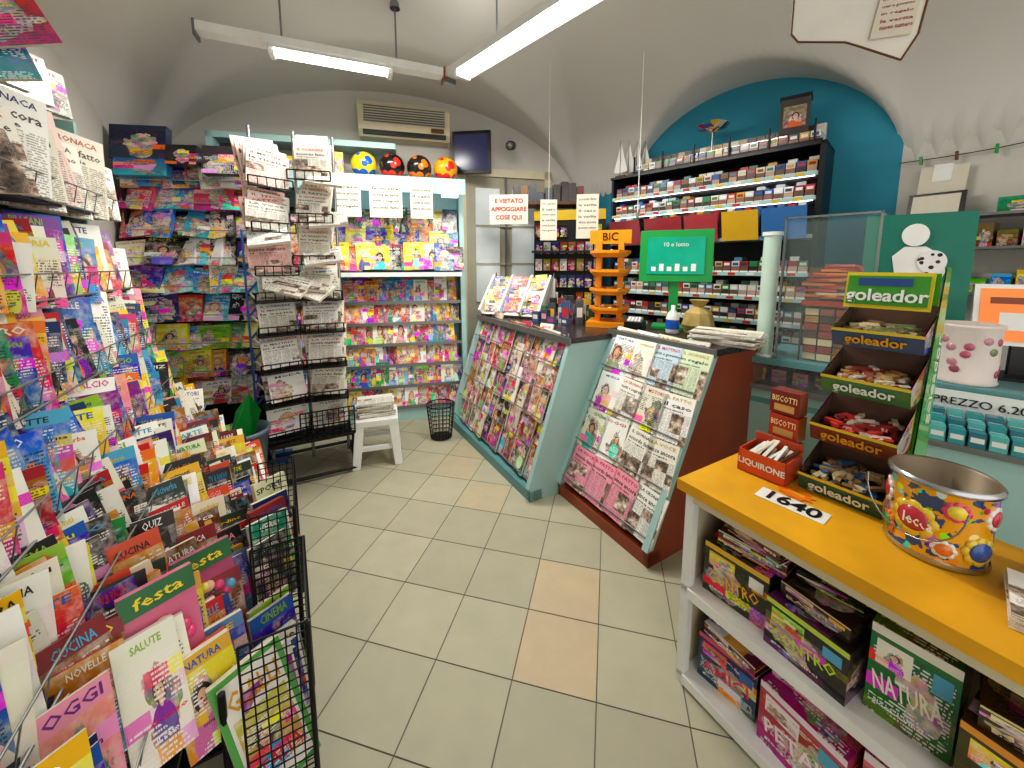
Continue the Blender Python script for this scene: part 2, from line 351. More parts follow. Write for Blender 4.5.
# ---------------------------------------------------------------- fluorescent fixtures
def fixture(name,p,q,lit0,lit1,z=2.88,wd=.05,pw=(26,16)):
    p=Vector(p);q=Vector(q);d=q-p;L=d.length;th=math.degrees(math.atan2(d.y,d.x)); A=W(p.x,p.y,z,th); mb=MB()
    mb.box(A,0,L,-.045,.045,0,.055,WHITE); mb.box(A,-.012,0,-.05,.05,-.03,.06,GREY); mb.box(A,L,L+.012,-.05,.05,-.03,.06,REDWOOD)
    mb.add([(lit0,-.05,0),(lit1,-.05,0),(lit1,-wd-.02,-.03),(lit0,-wd-.02,-.03)],[(0,1,2,3)],WHITE,A); mb.add([(lit0,.05,0),(lit1,.05,0),(lit1,wd+.02,-.03),(lit0,wd+.02,-.03)],[(0,1,2,3)],WHITE,A)
    mb.cyl((lit0+.03,wd*.5,-.03),(lit1-.03,wd*.5,-.03),.017,TUBE,M=A,seg=10); mb.cyl((lit0+.03,-wd*.5,-.03),(lit1-.03,-wd*.5,-.03),.017,TUBE,M=A,seg=10)
    mb.box(A,lit0,lit0+.03,-wd,wd,-.055,-.0,WHITE); mb.box(A,lit1-.03,lit1,-wd,wd,-.055,-.0,WHITE)
    for t in(.3,.78):
        w=A@Vector((L*t,0,0)); h=zc(w.x,w.y)-z
        mb.cyl((L*t,0,.05),(L*t,0,h),.006,GREYM,M=A); mb.lathe([(.035,h-.06),(.03,h-.02),(.012,h)],GREYM,A@T(L*t,0,0),12); mb.lathe([(.01,.07),(.03,.06),(.03,.05)],GREYM,A@T(L*t,0,0),12)
    ob=mb.build(name)
    for up in (0,1):
        if pw[up]==0: continue
        l=bpy.data.lights.new('tube_light','AREA'); l.shape='RECTANGLE'; l.size=(lit1-lit0); l.size_y=.08; l.energy=pw[up]; l.color=(1,.97,.9)
        lo=bpy.data.objects.new('tube_light',l); bpy.context.collection.objects.link(lo); lo.parent=ob
        lo.matrix_parent_inverse=Matrix.Translation(ob.location).inverted(); lo.matrix_basis=A@(T((lit0+lit1)/2,0,.09)@RX(180) if up else T((lit0+lit1)/2,0,-.07))
fixture('fluorescent_ceiling_light',(-1.89,2.5),(-.52,3.06),.37,1.12,pw=(24,0))
fixture('fluorescent_ceiling_light',(-.46,3.06),(.75,1.73),.14,1.5,wd=.06,pw=(34,2))
# ---------------------------------------------------------------- back magazine unit
mb=MB(); A=W(-2.5,3.22,0,14)
Lr=2.08
mb.box(A,0,Lr,.36,.40,0,2.28,TEAL)
def sidepan(mb,x,w,y0b,y0t,y1,h,mat):
    vs=[(x,y0b,0),(x,y0t,h),(x,y1,h),(x,y1,0),(x+w,y0b,0),(x+w,y0t,h),(x+w,y1,h),(x+w,y1,0)]
    mb.add(vs,[(0,3,2,1),(4,5,6,7),(0,1,5,4),(1,2,6,5),(3,0,4,7)],mat,A)
sidepan(mb,Lr,.045,-.02,.22,.4,2.25,TEAL); sidepan(mb,.78,.03,0,.22,.4,2.25,TEALD); sidepan(mb,0,.05,.1,.1,.4,2.6,TEAL)
mb.box(A,0,Lr+.04,.0,.4,2.25,2.29,TEAL); mb.box(A,0,Lr+.04,-.02,.0,2.15,2.29,TEAL)
mb.box(A,1.9,2.05,-.03,-.01,2.12,2.22,LED); mb.cyl((.9,.1,2.2),(1.88,.1,2.2),.012,LED,M=A)
mb.box(A,0,1.5,.1,.4,2.55,2.6,TEAL); mb.box(A,0,1.5,.38,.4,2.29,2.55,PLASTER)
for zz in (1.42,): mb.box(A,0,Lr,.0,.36,zz-.02,zz,TEAL); mb.box(A,0,Lr,-.01,.01,zz-.03,zz+.01,WHITE)
mb.box(A,0,Lr,0,.36,0,.12,TEAL)
tiers=[(.13,.02,.24,WARM),(.33,.05,.24,ALLC),(.53,.08,.24,WARM),(.73,.11,.24,ALLC),(.93,.14,.24,WARM),(1.13,.17,.24,ALLC)]
for z,y,h,pal in tiers:
    row(mb,A@T(0,y,z),.06,Lr-.06,.085,.13,h,14,0,pal,jit=3); mb.box(A,.02,Lr,y-.035,y-.025,z-.01,z+.02,GREYM)
for z,y,h,pal in [(1.45,.08,.25,WARM),(1.62,.15,.24,BLUES+WARM)]: row(mb,A@T(0,y,z),.06,Lr-.06,.1,.18,h,14,0,pal)
row(mb,A@T(0,.2,1.8),.06,Lr-.06,.06,.16,.22,14,0,[lin('#202024'),lin('#3a3a44'),lin('#c8a040'),lin('#505868'),lin('#2a4a2a')])
mb.build('magazine_wall_rack')
for k,(x,w) in enumerate([(.98,.22),(1.27,.28),(1.62,.2)]):
    mb=MB(); mb.box(A@T(0,-.03,1.92),x,x+w,0,.004,0,.3,PAPER)
    for q in range(4): mb.text(A@T(x+w/2,-.031,2.16-q*.055),rc(HEADS),w*.8,.026,(.03,.03,.03))
    mb.build('paper_notice')
balls=[('#1560c8','#f0d020'),('#e83020','#181818'),('#f08018','#202020'),('#e8281c','#f0b020')]
for k,(c,c2) in enumerate(balls):
    mb=MB(); t=NT('football_panels_%d'%k); tc=t.new('ShaderNodeTexCoord'); vo=t.new('ShaderNodeTexVoronoi'); vo.inputs['Scale'].default_value=13; t.l.new(tc.outputs['Object'],vo.inputs['Vector'])
    t.put(t.b.inputs['Base Color'],t.mix(t.M('GREATER_THAN',vo.outputs['Distance'],.5),lin(c),lin(c2))); t.b.inputs['Roughness'].default_value=.25; t.b.inputs['Coat Weight'].default_value=.6
    r=.115; mb.sphere((1.22+k*.245,.14,2.29+r),r,t.m,A,seg=24); mb.lathe([(.07,2.29),(.075,2.3),(.06,2.31)],BLK,A@T(1.22+k*.245,.14,0),16); mb.build('football')
mb=MB()
for k in range(8):
    a,b=two(BLUES); mb.box(A@T(.1+k*.12,.1,2.291)@RZ(R.uniform(-12,12)),0,.11,0,.14,0,R.uniform(.12,.22),SHN,c=a,c2=b)
mb.build('wrapped_toy_packs')
# ---------------------------------------------------------------- comics tower (far left)
mb=MB(); A=W(-2.36,2.88,0,8)
for x in(-.46,.44): mb.box(A,x,x+.02,.05,.28,0,2.2,BLACK)
mb.box(A,-.46,.46,.26,.28,0,2.3,BLACK)
zt=[.45,.66,.87,1.08,1.29,1.5,1.7,1.9,2.06]
for k,z in enumerate(zt):
    mb.box(A,-.46,.46,-.02+.015*k,.26,z-.02,z-.008,BLACK); mb.cyl((-.46,-.1+.015*k,z+.05),(.46,-.1+.015*k,z+.05),.004,CHROME,M=A,seg=5)
    pal=BLUES if k>2 else ALLC
    for q in range(3):
        x=-.37
        while x<.4:
            a,b=two(pal); mb.mag(A@T(x,-.06+.015*k+q*.05,z-.005+q*.025)@RZ(R.uniform(-12,12))@RX(-16+R.uniform(-6,6))@RY(R.uniform(-9,9)),R.uniform(.15,.27),R.uniform(.17,.25),.025,a,b,SHN if R.random()<.55 else COV,edge=VP); x+=R.uniform(.12,.2)
for k,(x,z,w,h) in enumerate([(-.3,2.24,.36,.24),(-.28,2.12,.34,.16),(.0,2.2,.2,.14),(.28,2.14,.28,.2)]):
    a=[lin('#182848'),lin('#20a0c8'),lin('#101418'),lin('#403840')][k]; mb.mag(A@T(x,.06-.02*k,z)@RX(-10),w,h,.06,a,(.8,.8,.8),SHN,edge=VP,txt=False)
mb.box(A,-.46,-.2,-.1,0,.1,.42,WHITE)
mb.build('comic_book_rack')
mb=MB(); A=W(-1.86,2.83,0,20); BL=P('blue_lattice','#3a70b8',.4)
for k in range(7):
    z=.45+k*.17
    mb.cyl((-.07,0,z),(.07,0,z+.17),.009,BL,M=A,seg=6); mb.cyl((.07,.012,z),(-.07,.012,z+.17),.009,WHITE,M=A,seg=6)
for x in(-.08,.08): mb.cyl((x,0,0),(x,0,1.75),.008,BL,M=A)
mb.box(A,-.12,.12,-.1,.1,0,.02,BL)
mb.build('lattice_display_stand')
# ---------------------------------------------------------------- newspaper stand
mb=MB(); C=W(-1.5,2.72,0,29)
for x in(-.24,.02,.27): mb.cyl((x,.1,.03),(x,.1,2.42),.011,CHROME,M=C)
mb.tube([(-.3,-.22,.03),(.3,-.22,.03),(.3,.25,.03),(-.3,.25,.03),(-.3,-.22,.03)],.013,BLACK,M=C)
mb.box(C,-.28,.28,-.2,.2,.27,.29,BLACK)
for x in(-.28,.28):
    for y in(-.2,.2): mb.cyl((x,y,0),(x,y,.3),.012,BLACK,M=C)
INK=[(.03,.03,.03),(.03,.03,.03),lin('#c01020'),lin('#123a80')]
lv=[(.32,.26),(.56,.26),(.8,.25),(1.05,.23),(1.28,.2)]
for z,h in lv:
    for sx,yaw in((-.13,10),(.14,-6)):
        B=C@T(sx,-.04,z)@RZ(yaw)
        mb.wire(B@T(-.14,-.1,-.02),.27,.06,5,1,.003,BLACK)
        mb.box(B,-.14,.14,-.09,.06,-.03,-.02,BLACK)
        for q in range(4):
            c=rc(WHITES); mb.mag(B@T(R.uniform(-.02,.02),-.02*q+.03,0)@RX(-16+q)@RY(R.uniform(-5,5)),.22,h+.02-.03*q,.012,c,rc(INK),NEWS if R.random()<.8 else COV)
for z,h in [(1.52,.3),(1.8,.28),(2.08,.32)]:
    for sx,yaw,pal in((-.16,22,[lin('#f0c0bc'),lin('#f4f0e8'),lin('#f4d8d0')]),(.12,-12,WHITES)):
        B=C@T(sx,-.03,z-(.07 if sx<0 else 0))@RZ(yaw); mb.wire(B@T(-.13,-.11,-.02),.26,.06,5,1,.003,BLACK)
        for q in range(4):
            mb.mag(B@T(R.uniform(-.02,.02),-.018*q+.02,0)@RX(-12+q*2)@RY(R.uniform(-7,7)),.2 if sx>0 else .25,h-.035*q,.012,rc(pal),rc([(.03,.03,.03),lin('#c01020'),lin('#e05060')]),NEWS)
for (x,z,t) in [(.05,1.32,8),(.16,1.5,-14),(-.1,1.3,20),(.2,1.75,-10),(.02,1.28,30),(.18,2.02,10),(-.15,1.62,-16)]:
    mb.mag(C@T(x,-.17,z)@RZ(-15)@RX(-55)@RY(t),.24,.18,.02,rc(WHITES),(.1,.1,.1),NEWS)
mb.wire(C@T(-.05,-.24,.3),.34,.2,10,6,.003)
mb.build('newspaper_stand')
mb=MB(); A=W(-1.74,2.36,0,0)
mb.lathe([(.1,0),(.11,.02),(.15,.42),(.165,.43),(.165,.45),(.145,.45),(.135,.4),(.1,.03)],P('bin_plastic','#6f7f8e',.45),A,24)
G=P('green_bag','#22b050',.3)
mb.add([(-.06,-.02,.4),(.09,-.03,.38),(.14,0,.58),(.05,.03,.68),(-.04,.02,.56),(.02,.06,.42)],[(0,1,2,3,4),(1,5,3,2),(0,4,3,5)],G,A)
mb.build('waste_bin')
mb=MB(); A=W(-.62,3.22,0)
for i in range(20):
    t=6.283*i/20; mb.cyl((.09*math.cos(t),.09*math.sin(t),.01),(.12*math.cos(t),.12*math.sin(t),.3),.0025,BLACK,M=A,seg=4,caps=False)
for j in range(9):
    r=.09+.03*j/8; mb.tube([(r*math.cos(6.283*i/20),r*math.sin(6.283*i/20),.01+.29*j/8) for i in range(21)],.0025 if j<8 else .006,BLACK,M=A,seg=4)
mb.lathe([(.001,.01),(.09,.01)],BLACK,A,20)
mb.build('wire_waste_basket')
mb=MB(); A=W(-1.05,2.87,0,18)
w0,w1,h=.15,.115,.36
for sx in(-1,1):
    for sy in(-1,1):
        b=(sx*w0,sy*w0);t=(sx*w1,sy*w1);k=.028
        vs=[(b[0]-k,b[1]-k,0),(b[0]+k,b[1]-k,0),(b[0]+k,b[1]+k,0),(b[0]-k,b[1]+k,0),(t[0]-k*1.2,t[1]-k*1.2,h),(t[0]+k*1.2,t[1]-k*1.2,h),(t[0]+k*1.2,t[1]+k*1.2,h),(t[0]-k*1.2,t[1]+k*1.2,h)]
        mb.add(vs,[(0,1,5,4),(1,2,6,5),(2,3,7,6),(3,0,4,7),(3,2,1,0)],WHITE,A)
for s in(-1,1): mb.box(A,-.135,.135,s*.135-.01,s*.135+.01,.12,.16,WHITE); mb.box(A,s*.135-.01,s*.135+.01,-.135,.135,.12,.16,WHITE)
mb.box(A,-.155,.155,-.155,.155,h-.05,h,WHITE)
mb.build('plastic_stool',bevel=.006)
mb=MB()
for k in range(8): mb.box(A@T(R.uniform(-.01,.01),R.uniform(-.01,.01),h+.001+k*.014)@RZ(R.uniform(-9,9)),-.13,.13,-.1,.1,0,.013,NEWS,c=rc(WHITES),c2=(.1,.1,.1))
mb.build('newspaper_pile')
# ---------------------------------------------------------------- counters
def counter(name,ax,ay,L,H,off,depth,panelmat,rows_fn):
    A=W(ax,ay,0,-60); mb=MB()
    ang=math.degrees(math.atan2(off,H-.1))
    def pan(x0,x1,m):
        vs=[(x0,-.03,0),(x0,-.03,.09),(x0,off,H),(x0,depth,H),(x0,depth,0)]; vs+=[(x1,)+v[1:] for v in vs]
        mb.add(vs,[(4,3,2,1,0),(5,6,7,8,9),(0,1,6,5),(1,2,7,6),(2,3,8,7),(3,4,9,8)],m,A)
    pan(0,.025,TEAL); pan(L-.03,L,panelmat)
    for x in(0,L-.03): 
        mb.add([(x-.002,-.045,.09),(x+.034,-.045,.09),(x+.034,off-.015,H),(x-.002,off-.015,H)],[(0,1,2,3)],TEAL,A); mb.add([(x+.034,-.045,.09),(x+.034,.0,.09),(x+.034,off+.02,H),(x+.034,off-.015,H)],[(0,1,2,3)],TEAL,A)
    mb.add([(.02,.04,.08),(L-.02,.04,.08),(L-.02,off+.02,H-.01),(.02,off+.02,H-.01)],[(0,1,2,3)],TEALD,A)
    mb.box(A,0,L,-.03,.06,0,.07,REDWOOD if panelmat is REDWOOD else TEALD)
    mb.box(A,.02,L-.02,depth-.03,depth,0,H-.02,TEAL)
    mb.box(A,-.02,L+.02,off-.02,depth+.02,H-.0,H+.035,DARKTOP); mb.box(A,-.02,L+.02,off-.03,off-.02,H-.01,H+.035,GREYM)
    B=A@T(0,.0,.09)@RX(-ang)
    rows_fn(mb,B,L,math.hypot(off,H-.1))
    return mb.build(name)
RD=[lin(x) for x in('#a81828','#c89890','#7a5060','#d83050','#e8d8d0','#901828','#503844','#d09880','#b82018','#304878','#202028')]
def r1(mb,B,L,hy):
    for k in range(5):
        z=hy*k/5+.01
        mb.cyl((.03,-.03,z+.03),(L-.03,-.03,z+.03),.004,GREYM,M=B,seg=5)
        row(mb,B@T(0,.02,z),.1,L-.1,.09,.19,.25,2,-6,RD+RD+WHITES,COV,jit=5)
def r2(mb,B,L,hy):
    pink=lin('#f0a0b4')
    for k in range(4):
        z=hy*k/4+.01
        mb.cyl((.03,-.04,z+.03),(L-.03,-.04,z+.03),.004,GREYM,M=B,seg=5)
        for i in range(4):
            x=.11+i*(L-.2)/3.2
            for q in range(3):
                if k==0: c,c2=(pink,lin('#c01050')) if i<3 else (rc(WHITES),(.04,.04,.04))
                else: c,c2=rc(WHITES+WHITES+[lin('#c8dce8'),lin('#d8e8c8'),lin('#b8ccd8')]),rc([(.04,.04,.04),lin('#103a90'),lin('#c01020'),lin('#d0a010')])
                mb.mag(B@T(x+q*.02,.0-.012*q,z)@RY(R.uniform(-4,4)),.185,.31-.03*q,.01,c,c2,NEWS if k==0 or R.random()<.55 else COV)
counter('magazine_display_counter',-.54,3.47,1.36,1.0,.28,.95,TEAL,r1)
counter('magazine_display_counter',.33,2.40,.74,1.03,.42,1.0,REDWOOD,r2)
C3=W(1.33,2.21,0,-45); mb=MB()
mb.box(C3,0,1.5,0,.5,0,.8,TEAL); mb.box(C3,-.02,1.5,-.02,.52,.8,.83,GREYM); mb.box(C3,0,1.5,0,.006,.83,.95,GLASS); mb.box(C3,-.02,1.5,-.02,.52,.95,.985,TEALD)
for x in(0,.5,1.0): mb.box(C3,x,x+.02,0,.02,.82,.96,GREYM)
mb.box(C3,.03,.45,-.004,0,.3,.75,TEALD); mb.box(C3,.06,.42,-.008,-.004,.33,.72,TEAL)
for k in range(14): mb.box(C3,.05+k*.1,.12+k*.1,.1,.3,.83,.9,SHN,c=rc(),c2=rc())
mb.build('glass_sales_counter')
mb=MB(); mb.cyl((.11,.06,.985),(.11,.06,1.66),.042,P('pale_green_tube','#c4dcd0',.3),M=C3,seg=20); mb.cyl((.11,.06,1.66),(.11,.06,1.68),.05,WHITE,M=C3,seg=20); mb.cyl((.11,.06,.985),(.11,.06,1.0),.06,WHITE,M=C3,seg=20); mb.build('plastic_column')
mb=MB(); mb.box(C3,.18,.54,.02,.026,.985,1.74,GLASS); mb.box(C3,.17,.18,.01,.035,.985,1.75,CHROME); mb.box(C3,.54,.55,.01,.035,.985,1.75,CHROME); mb.box(C3,.17,.55,.01,.035,1.74,1.75,CHROME); mb.build('acrylic_counter_screen')
mb=MB(); B=C3@T(.27,.05,.985)
for x,y in((0,0),(.2,0),(0,.18),(.2,.18)): mb.box(B,x,x+.008,y,y+.008,0,.32,P('wafer_frame','#4a2a18',.5))
mb.box(B,-.005,.215,.18,.19,0,.5,P('wafer_card','#7a4a20',.5)); mb.box(B,-.005,.215,-.005,.19,.3,.325,P('wafer_rim','#b03018',.4))
for k in range(7): 
    for q in range(3): mb.box(B@T(.015+q*.064,R.uniform(-.01,.01),0),0,.058,.01,.17,.01+k*.04,.045+k*.04,VP,c=rc([lin('#c89850'),lin('#8a5028'),lin('#e8d8b0'),lin('#5a3020'),lin('#a03020')]))
for k in range(14): mb.box(B@T(.1+R.uniform(-.05,.05),.08,.33+.013*k)@RZ(R.uniform(-30,30))@RX(R.uniform(-12,12)),-.07,.07,-.03,.03,0,.013,VP,c=rc([lin('#e8d0a0'),lin('#f08820'),lin('#c83018'),lin('#a06030')]))
mb.build('wafer_display_box')
mb=MB(); B=C3@T(.48,.28,1.2)@RZ(6)@SC(.84,1,.95)
mb.box(B,0,.46,0,.02,0,.58,DGREEN); mb.box(B,.2,.24,.0,.02,-.227,0,WHITE); mb.box(B,.14,.3,-.06,.1,-.227,-.2,WHITE)
mb.cyl((.22,-.014,.47),(.22,0,.47),.058,WHITE,M=B,seg=24)
ft=NT('football_print'); tc=ft.new('ShaderNodeTexCoord'); vo=ft.new('ShaderNodeTexVoronoi'); vo.inputs['Scale'].default_value=34; ft.l.new(tc.outputs['Object'],vo.inputs['Vector']); ft.put(ft.b.inputs['Base Color'],ft.mix(ft.M('LESS_THAN',vo.outputs['Distance'],.33),(.8,.8,.8),(.02,.02,.02)))
mb.cyl((.3,-.016,.33),(.3,0,.33),.06,ft.m,M=B,seg=24)
body=[(.15,.26),(.13,.36),(.18,.41),(.27,.41),(.34,.36),(.36,.28),(.33,.2),(.36,.06),(.29,.05),(.25,.16),(.2,.05),(.13,.06),(.17,.2)]
mb.add([(x,-.006,z) for x,z in body],[tuple(range(len(body)-1,-1,-1))],WHITE,B)
ob=mb.build('lottery_sign')
mb=MB()
TB=C3@T(.86,.1,.985)
mb.lathe([(.001,0),(.1,0),(.105,.01),(.1,.02),(.1,.24),(.106,.25),(.106,.26),(.094,.26),(.094,.02)],P('cream_tin','#e4d8d4',.35,var=.1),TB,28)
for k in range(26): 
    a=R.uniform(0,360); z=R.uniform(.05,.2); mb.lathe([(.001,.002),(.016,.0012),(.017,0)],VP,TB@RZ(a)@T(.1,0,z)@RY(90),8,c=lin(rc(['#c05878','#a84868','#7a9060','#d090a0'])))
mb.build('printed_tin')
mb=MB(); B=C3@T(1.05,.3,.985)@RZ(10)
mb.box(B,-.03,.03,.03,.06,0,.2,BLK); mb.box(B,-.12,.12,-.06,.12,0,.015,BLK); mb.box(B@RX(-8),-.16,.16,0,.03,.15,.43,WHITE); mb.box(B@RX(-8),-.14,.14,-.004,0,.17,.41,SCREENO); mb.box(B@RX(-8),-.08,.04,-.006,-.004,.22,.3,WHITE); mb.box(B@RX(-8),-.11,.11,-.006,-.004,.34,.37,REDWOOD); mb.build('lottery_terminal')
mb=MB(); mb.box(C3,.55,1.6,-.26,-.025,.0,.78,TEAL); mb.box(C3,.53,1.6,-.27,-.022,.78,.8,GREYM)
ob=mb.build('candy_ledge')
mb=MB(); mb.box(C3,.7,1.1,-.06,-.05,.8,.97,WHITE); ob=mb.build('price_board')
label(ob,'PREZZO 6.20',C3@T(.9,-.063,.925)@RX(90),.045,BLK)
mb=MB()
for k in range(9):
    for q in range(3): mb.box(C3,.66+k*.052,.704+k*.052,-.25+q*.06,-.2+q*.06,.801,.86+q*.02,VP,c=lin(['#2aa0a8','#207c90','#60c0c0'][(k+q)%3])); mb.box(C3,.665+k*.052,.7+k*.052,-.251+q*.06,-.25+q*.06,.82+q*.02,.84+q*.02,WHITE)
mb.build('chewing_gum_packs')
# ---------------------------------------------------------------- yellow cabinet
Y=W(.60,1.24,0,-60); mb=MB(); Ly=1.5; D=.46
mb.box(Y,-.02,Ly,-.02,D,.74,.77,YELLOW); mb.box(Y,-.02,Ly,-.024,-.02,.735,.772,YELLOW)
for x,y in((0,0),(0,D-.03),(Ly-.03,0),(Ly-.03,D-.03)): mb.box(Y,x,x+.03,y,y+.03,0,.74,WHITE)
mb.box(Y,.0,.012,.03,D-.03,.03,.74,CREAM)
mb.box(Y,0,Ly,D-.012,D,0,.74,CREAM)
for z in(.04,.38): mb.box(Y,.0,Ly,0,D-.02,z-.02,z,WHITE); mb.box(Y,.03,Ly,-.01,.0,z-.03,z+.005,WHITE)
mb.box(Y,.03,Ly,-.003,.0,.7,.74,CREAM)
mb.build('yellow_top_cabinet')
def packs(name,specs):
    mb=MB()
    for (x,y,z,w,d,h,c,c2,t,tx) in specs:
        Q=Y@T(x,y,z)@RZ(t); mb.box(Q,0,w,0,d,0,h,SHN,c=lin(c),c2=lin(c2))
        if tx:
            mb.text(Q@T(w/2,-.001,h*.3)@RY(-8),tx,w*.8,h*.22,lin(c2)); mb.box(Q,0,w,-.0006,0,h*.9,h,VP,c=lin(c2)); mb.text(Q@T(w*.4,-.001,h*.1),'gioca e vinci',w*.6,h*.07,(.9,.9,.9))
            mb.box(Q,w*.08,w*.5,-.0007,0,h*.58,h*.85,COV,c=lin(c2),c2=lin(c)); mb.box(Q,w*.72,w*.93,-.0007,0,h*.62,h*.82,VP,c=rc())
            mb.text(Q@T(w/2,d*.35,h+.001)@RX(-90)@RZ(0),tx,w*.8,d*.2,lin(c2)); mb.box(Q,w*.1,w*.9,d*.5,d*.8,h,h+.001,COV,c=lin(c2),c2=lin(c))
    return mb.build(name)
packs('toy_figure_boxes',[(.05,.05,.38,.2,.3,.18,'#33381c','#f0c020',3,'CONTRO'),(.26,.03,.38,.2,.3,.15,'#2a2620','#c8e040',-3,'CONTRO'),(.08,.07,.565,.2,.24,.045,'#5a2a20','#e0e0d0',6,'MOSTRI'),(.1,.09,.612,.17,.2,.035,'#3a3020','#c06030',-8,'DRAGHI'),(.28,.06,.535,.17,.24,.045,'#3a2c20','#e0c0a0',-6,'BATTLE'),(.3,.1,.583,.15,.2,.03,'#283018','#e0e0a0',9,''),(.48,.07,.38,.15,.28,.24,'#2a7a38','#f4f0e0',4,'NATURA'),(.64,.03,.38,.2,.3,.17,'#4a4020','#f0a020',-2,'CONTRO'),(.66,.04,.552,.18,.25,.05,'#504018','#e8d8a0',8,'MOSTRI'),(.69,.08,.604,.14,.2,.035,'#602818','#f0c040',-7,''),(.87,.03,.38,.17,.3,.2,'#4a5a20','#f0d030',2,'CONTRO'),(1.05,.05,.38,.18,.3,.25,'#5a4a20','#50c030',-3,'CACCIA'),(1.25,.04,.38,.2,.3,.2,'#804020','#f0e030',0,'GIOCHI')])
packs('toy_card_boxes',[(.05,.05,.04,.19,.3,.17,'#2a4a6a','#e04060',5,'AMICI'),(.06,.06,.211,.18,.26,.04,'#702838','#f0f0f0',-5,'CARTE'),(.07,.08,.252,.17,.22,.035,'#283858','#f0f0f0',7,'STELLE'),(.09,.1,.288,.14,.2,.03,'#903048','#f0d0d0',-3,''),(.26,.04,.04,.22,.3,.2,'#b84870','#f8e8f0',-5,'PETALI'),(.27,.08,.241,.19,.24,.05,'#d87898','#802040',6,'AMICHE'),(.5,.05,.04,.19,.3,.24,'#e07898','#f8f0f0',3,'SORPRESA'),(.72,.03,.04,.2,.3,.18,'#c03a54','#f0f0f0',-4,'AMICI'),(.73,.06,.221,.18,.25,.06,'#6a3a80','#f0e040',5,'MAGIA'),(.95,.04,.04,.22,.3,.22,'#90b828','#c83050',2,'NATURA'),(1.2,.03,.04,.2,.3,.24,'#804098','#f0f0f0',0,'PARTY')])
mb=MB(); B=Y@T(.045,.22,.771)@RZ(4)
OR=lin('#d84a18')
for a in((0,.15,0,.004,0,.08),(0,.15,.126,.13,0,.11),(0,.004,0,.13,0,.08),(.146,.15,0,.13,0,.08),(0,.15,0,.13,0,.004)): mb.box(B,*a,VP,c=OR)
LQ=P('liquorice','#5a2a18',.4)
for k in range(26): mb.box(B@T(R.uniform(.02,.13),.01,.04+R.uniform(0,.035))@RX(R.uniform(6,18))@RZ(R.uniform(-14,8)),-.005,.005,0,.11,0,.005,[PAPER,LQ,WHITE][k%3])
ob=mb.build('liquorice_box'); label(ob,'LIQUIRONE',B@T(.075,-.002,.04)@RX(90),.028,WHITE,bold=.0006)
mb=MB(); B=Y@T(.09,.385,.771)
for (z,sx,c) in((0,0,'#a82818'),(.1,.004,'#c84020'),(.19,.002,'#8a1c14')):
    mb.box(B@T(sx,0,z),-.035,.06,0,.06,0,.085,VP,c=lin(c)); mb.text(B@T(sx+.012,-.001,z+.045),'BISCOTTI',.08,.022,lin('#f8e8b0')); mb.box(B@T(sx,0,z),-.02,.045,-.0008,0,.01,.035,VP,c=lin('#e0b060'))
mb.build('biscuit_boxes')
mb=MB(); B=Y@T(.25,.15,.771)@RZ(6)
mb.box(B,-.09,.09,-.035,.035,0,.0015,WHITE); ob=mb.build('price_card'); label(ob,'1640',B@T(0,0,.003),.075,BLK,.0004,bold=.0015)
mb=MB(); B=Y@T(.23,.225,.771)
pts=[( (.055 if i%2 else .038)*math.cos(i*.3491), (.04 if i%2 else .028)*math.sin(i*.3491),.002) for i in range(18)]
mb.add(pts,[tuple(range(18))],P('orange_sticker','#f07a20',.4),B); mb.box(B,-.025,.025,-.008,.008,.002,.003,YELLOW); mb.build('starburst_sticker')
# tiered candy stand
mb=MB(); B=Y@T(.315,.29,.771)@RZ(4)
cols=['#e8c020','#d83020','#e8c020','#2868c0']; dy=.068
for k in range(4):
    y=k*dy; z=k*.152; w=.205+.006*k; d=.17
    c=lin('#1e3c6c') if k%2 else lin('#2a5a3a')
    Bk=B@T(0,y,z)
    mb.box(Bk,-w/2,w/2,0,d,0,.006,VP,c=c)
    mb.add([(-w/2,0,0),(w/2,0,0),(w/2,-.02,.06),(-w/2,-.02,.06)],[(0,1,2,3)],VP,Bk,c=lin(['#1e6a48','#803018','#2a7a3a','#184878'][k]))
    mb.add([(-w/2,-.0205,.052),(w/2,-.0205,.052),(w/2,-.0225,.062),(-w/2,-.0225,.062)],[(0,1,2,3)],VP,Bk,c=lin('#e8d030'))
    for s in(-1,1):
        vs=[(s*w/2,0,0),(s*w/2,d,0),(s*w/2,d,.13),(s*w/2,d-.05,.11),(s*w/2,-.02,.06)]
        mb.add(vs,[(0,1,2,3,4)],SHN,Bk,c=lin(cols[k]),c2=lin('#182060'))
        mb.add([(v[0]-s*.004,v[1],v[2]) for v in vs],[(0,1,2,3,4)],VP,Bk,c=lin('#5a4030'))
    mb.box(Bk,-w/2,w/2,d-.004,d,0,.14,VP,c=lin('#705040'))
    for q in range(60):
        cc=[['#b08850','#d8c8a0','#8a6a40','#2868a0'],['#d83028','#f0d8c8','#a02018','#e8e0d0'],['#e8e0d0','#c08850','#a03020','#e8c880'],['#906848','#b0a080','#90a070','#d8c8a0']][k]
        yy=R.uniform(.02,d-.03)
        mb.box(Bk@T(R.uniform(-w/2+.03,w/2-.03),yy,.02+yy*.25+R.uniform(0,.02))@RZ(R.uniform(0,180))@RX(R.uniform(-20,20)),-.024,.024,-.007,.007,0,.01,VP,c=lin(R.choice(cc)))
mb.box(B,-.1,.1,.385,.391,.0,.7,VP,c=lin('#58b820'))
GR=lin('#4cb828')
sp=[(.17,0),(.4,0),(.4,.72),(.33,.72)]
mb.add([(.118,y,z) for y,z in sp],[(0,1,2,3)],VP,B,c=GR); mb.add([(.114,y,z) for y,z in reversed(sp)],[(0,1,2,3)],VP,B,c=GR)
H=B@T(0,.25,.585)@RX(-8)
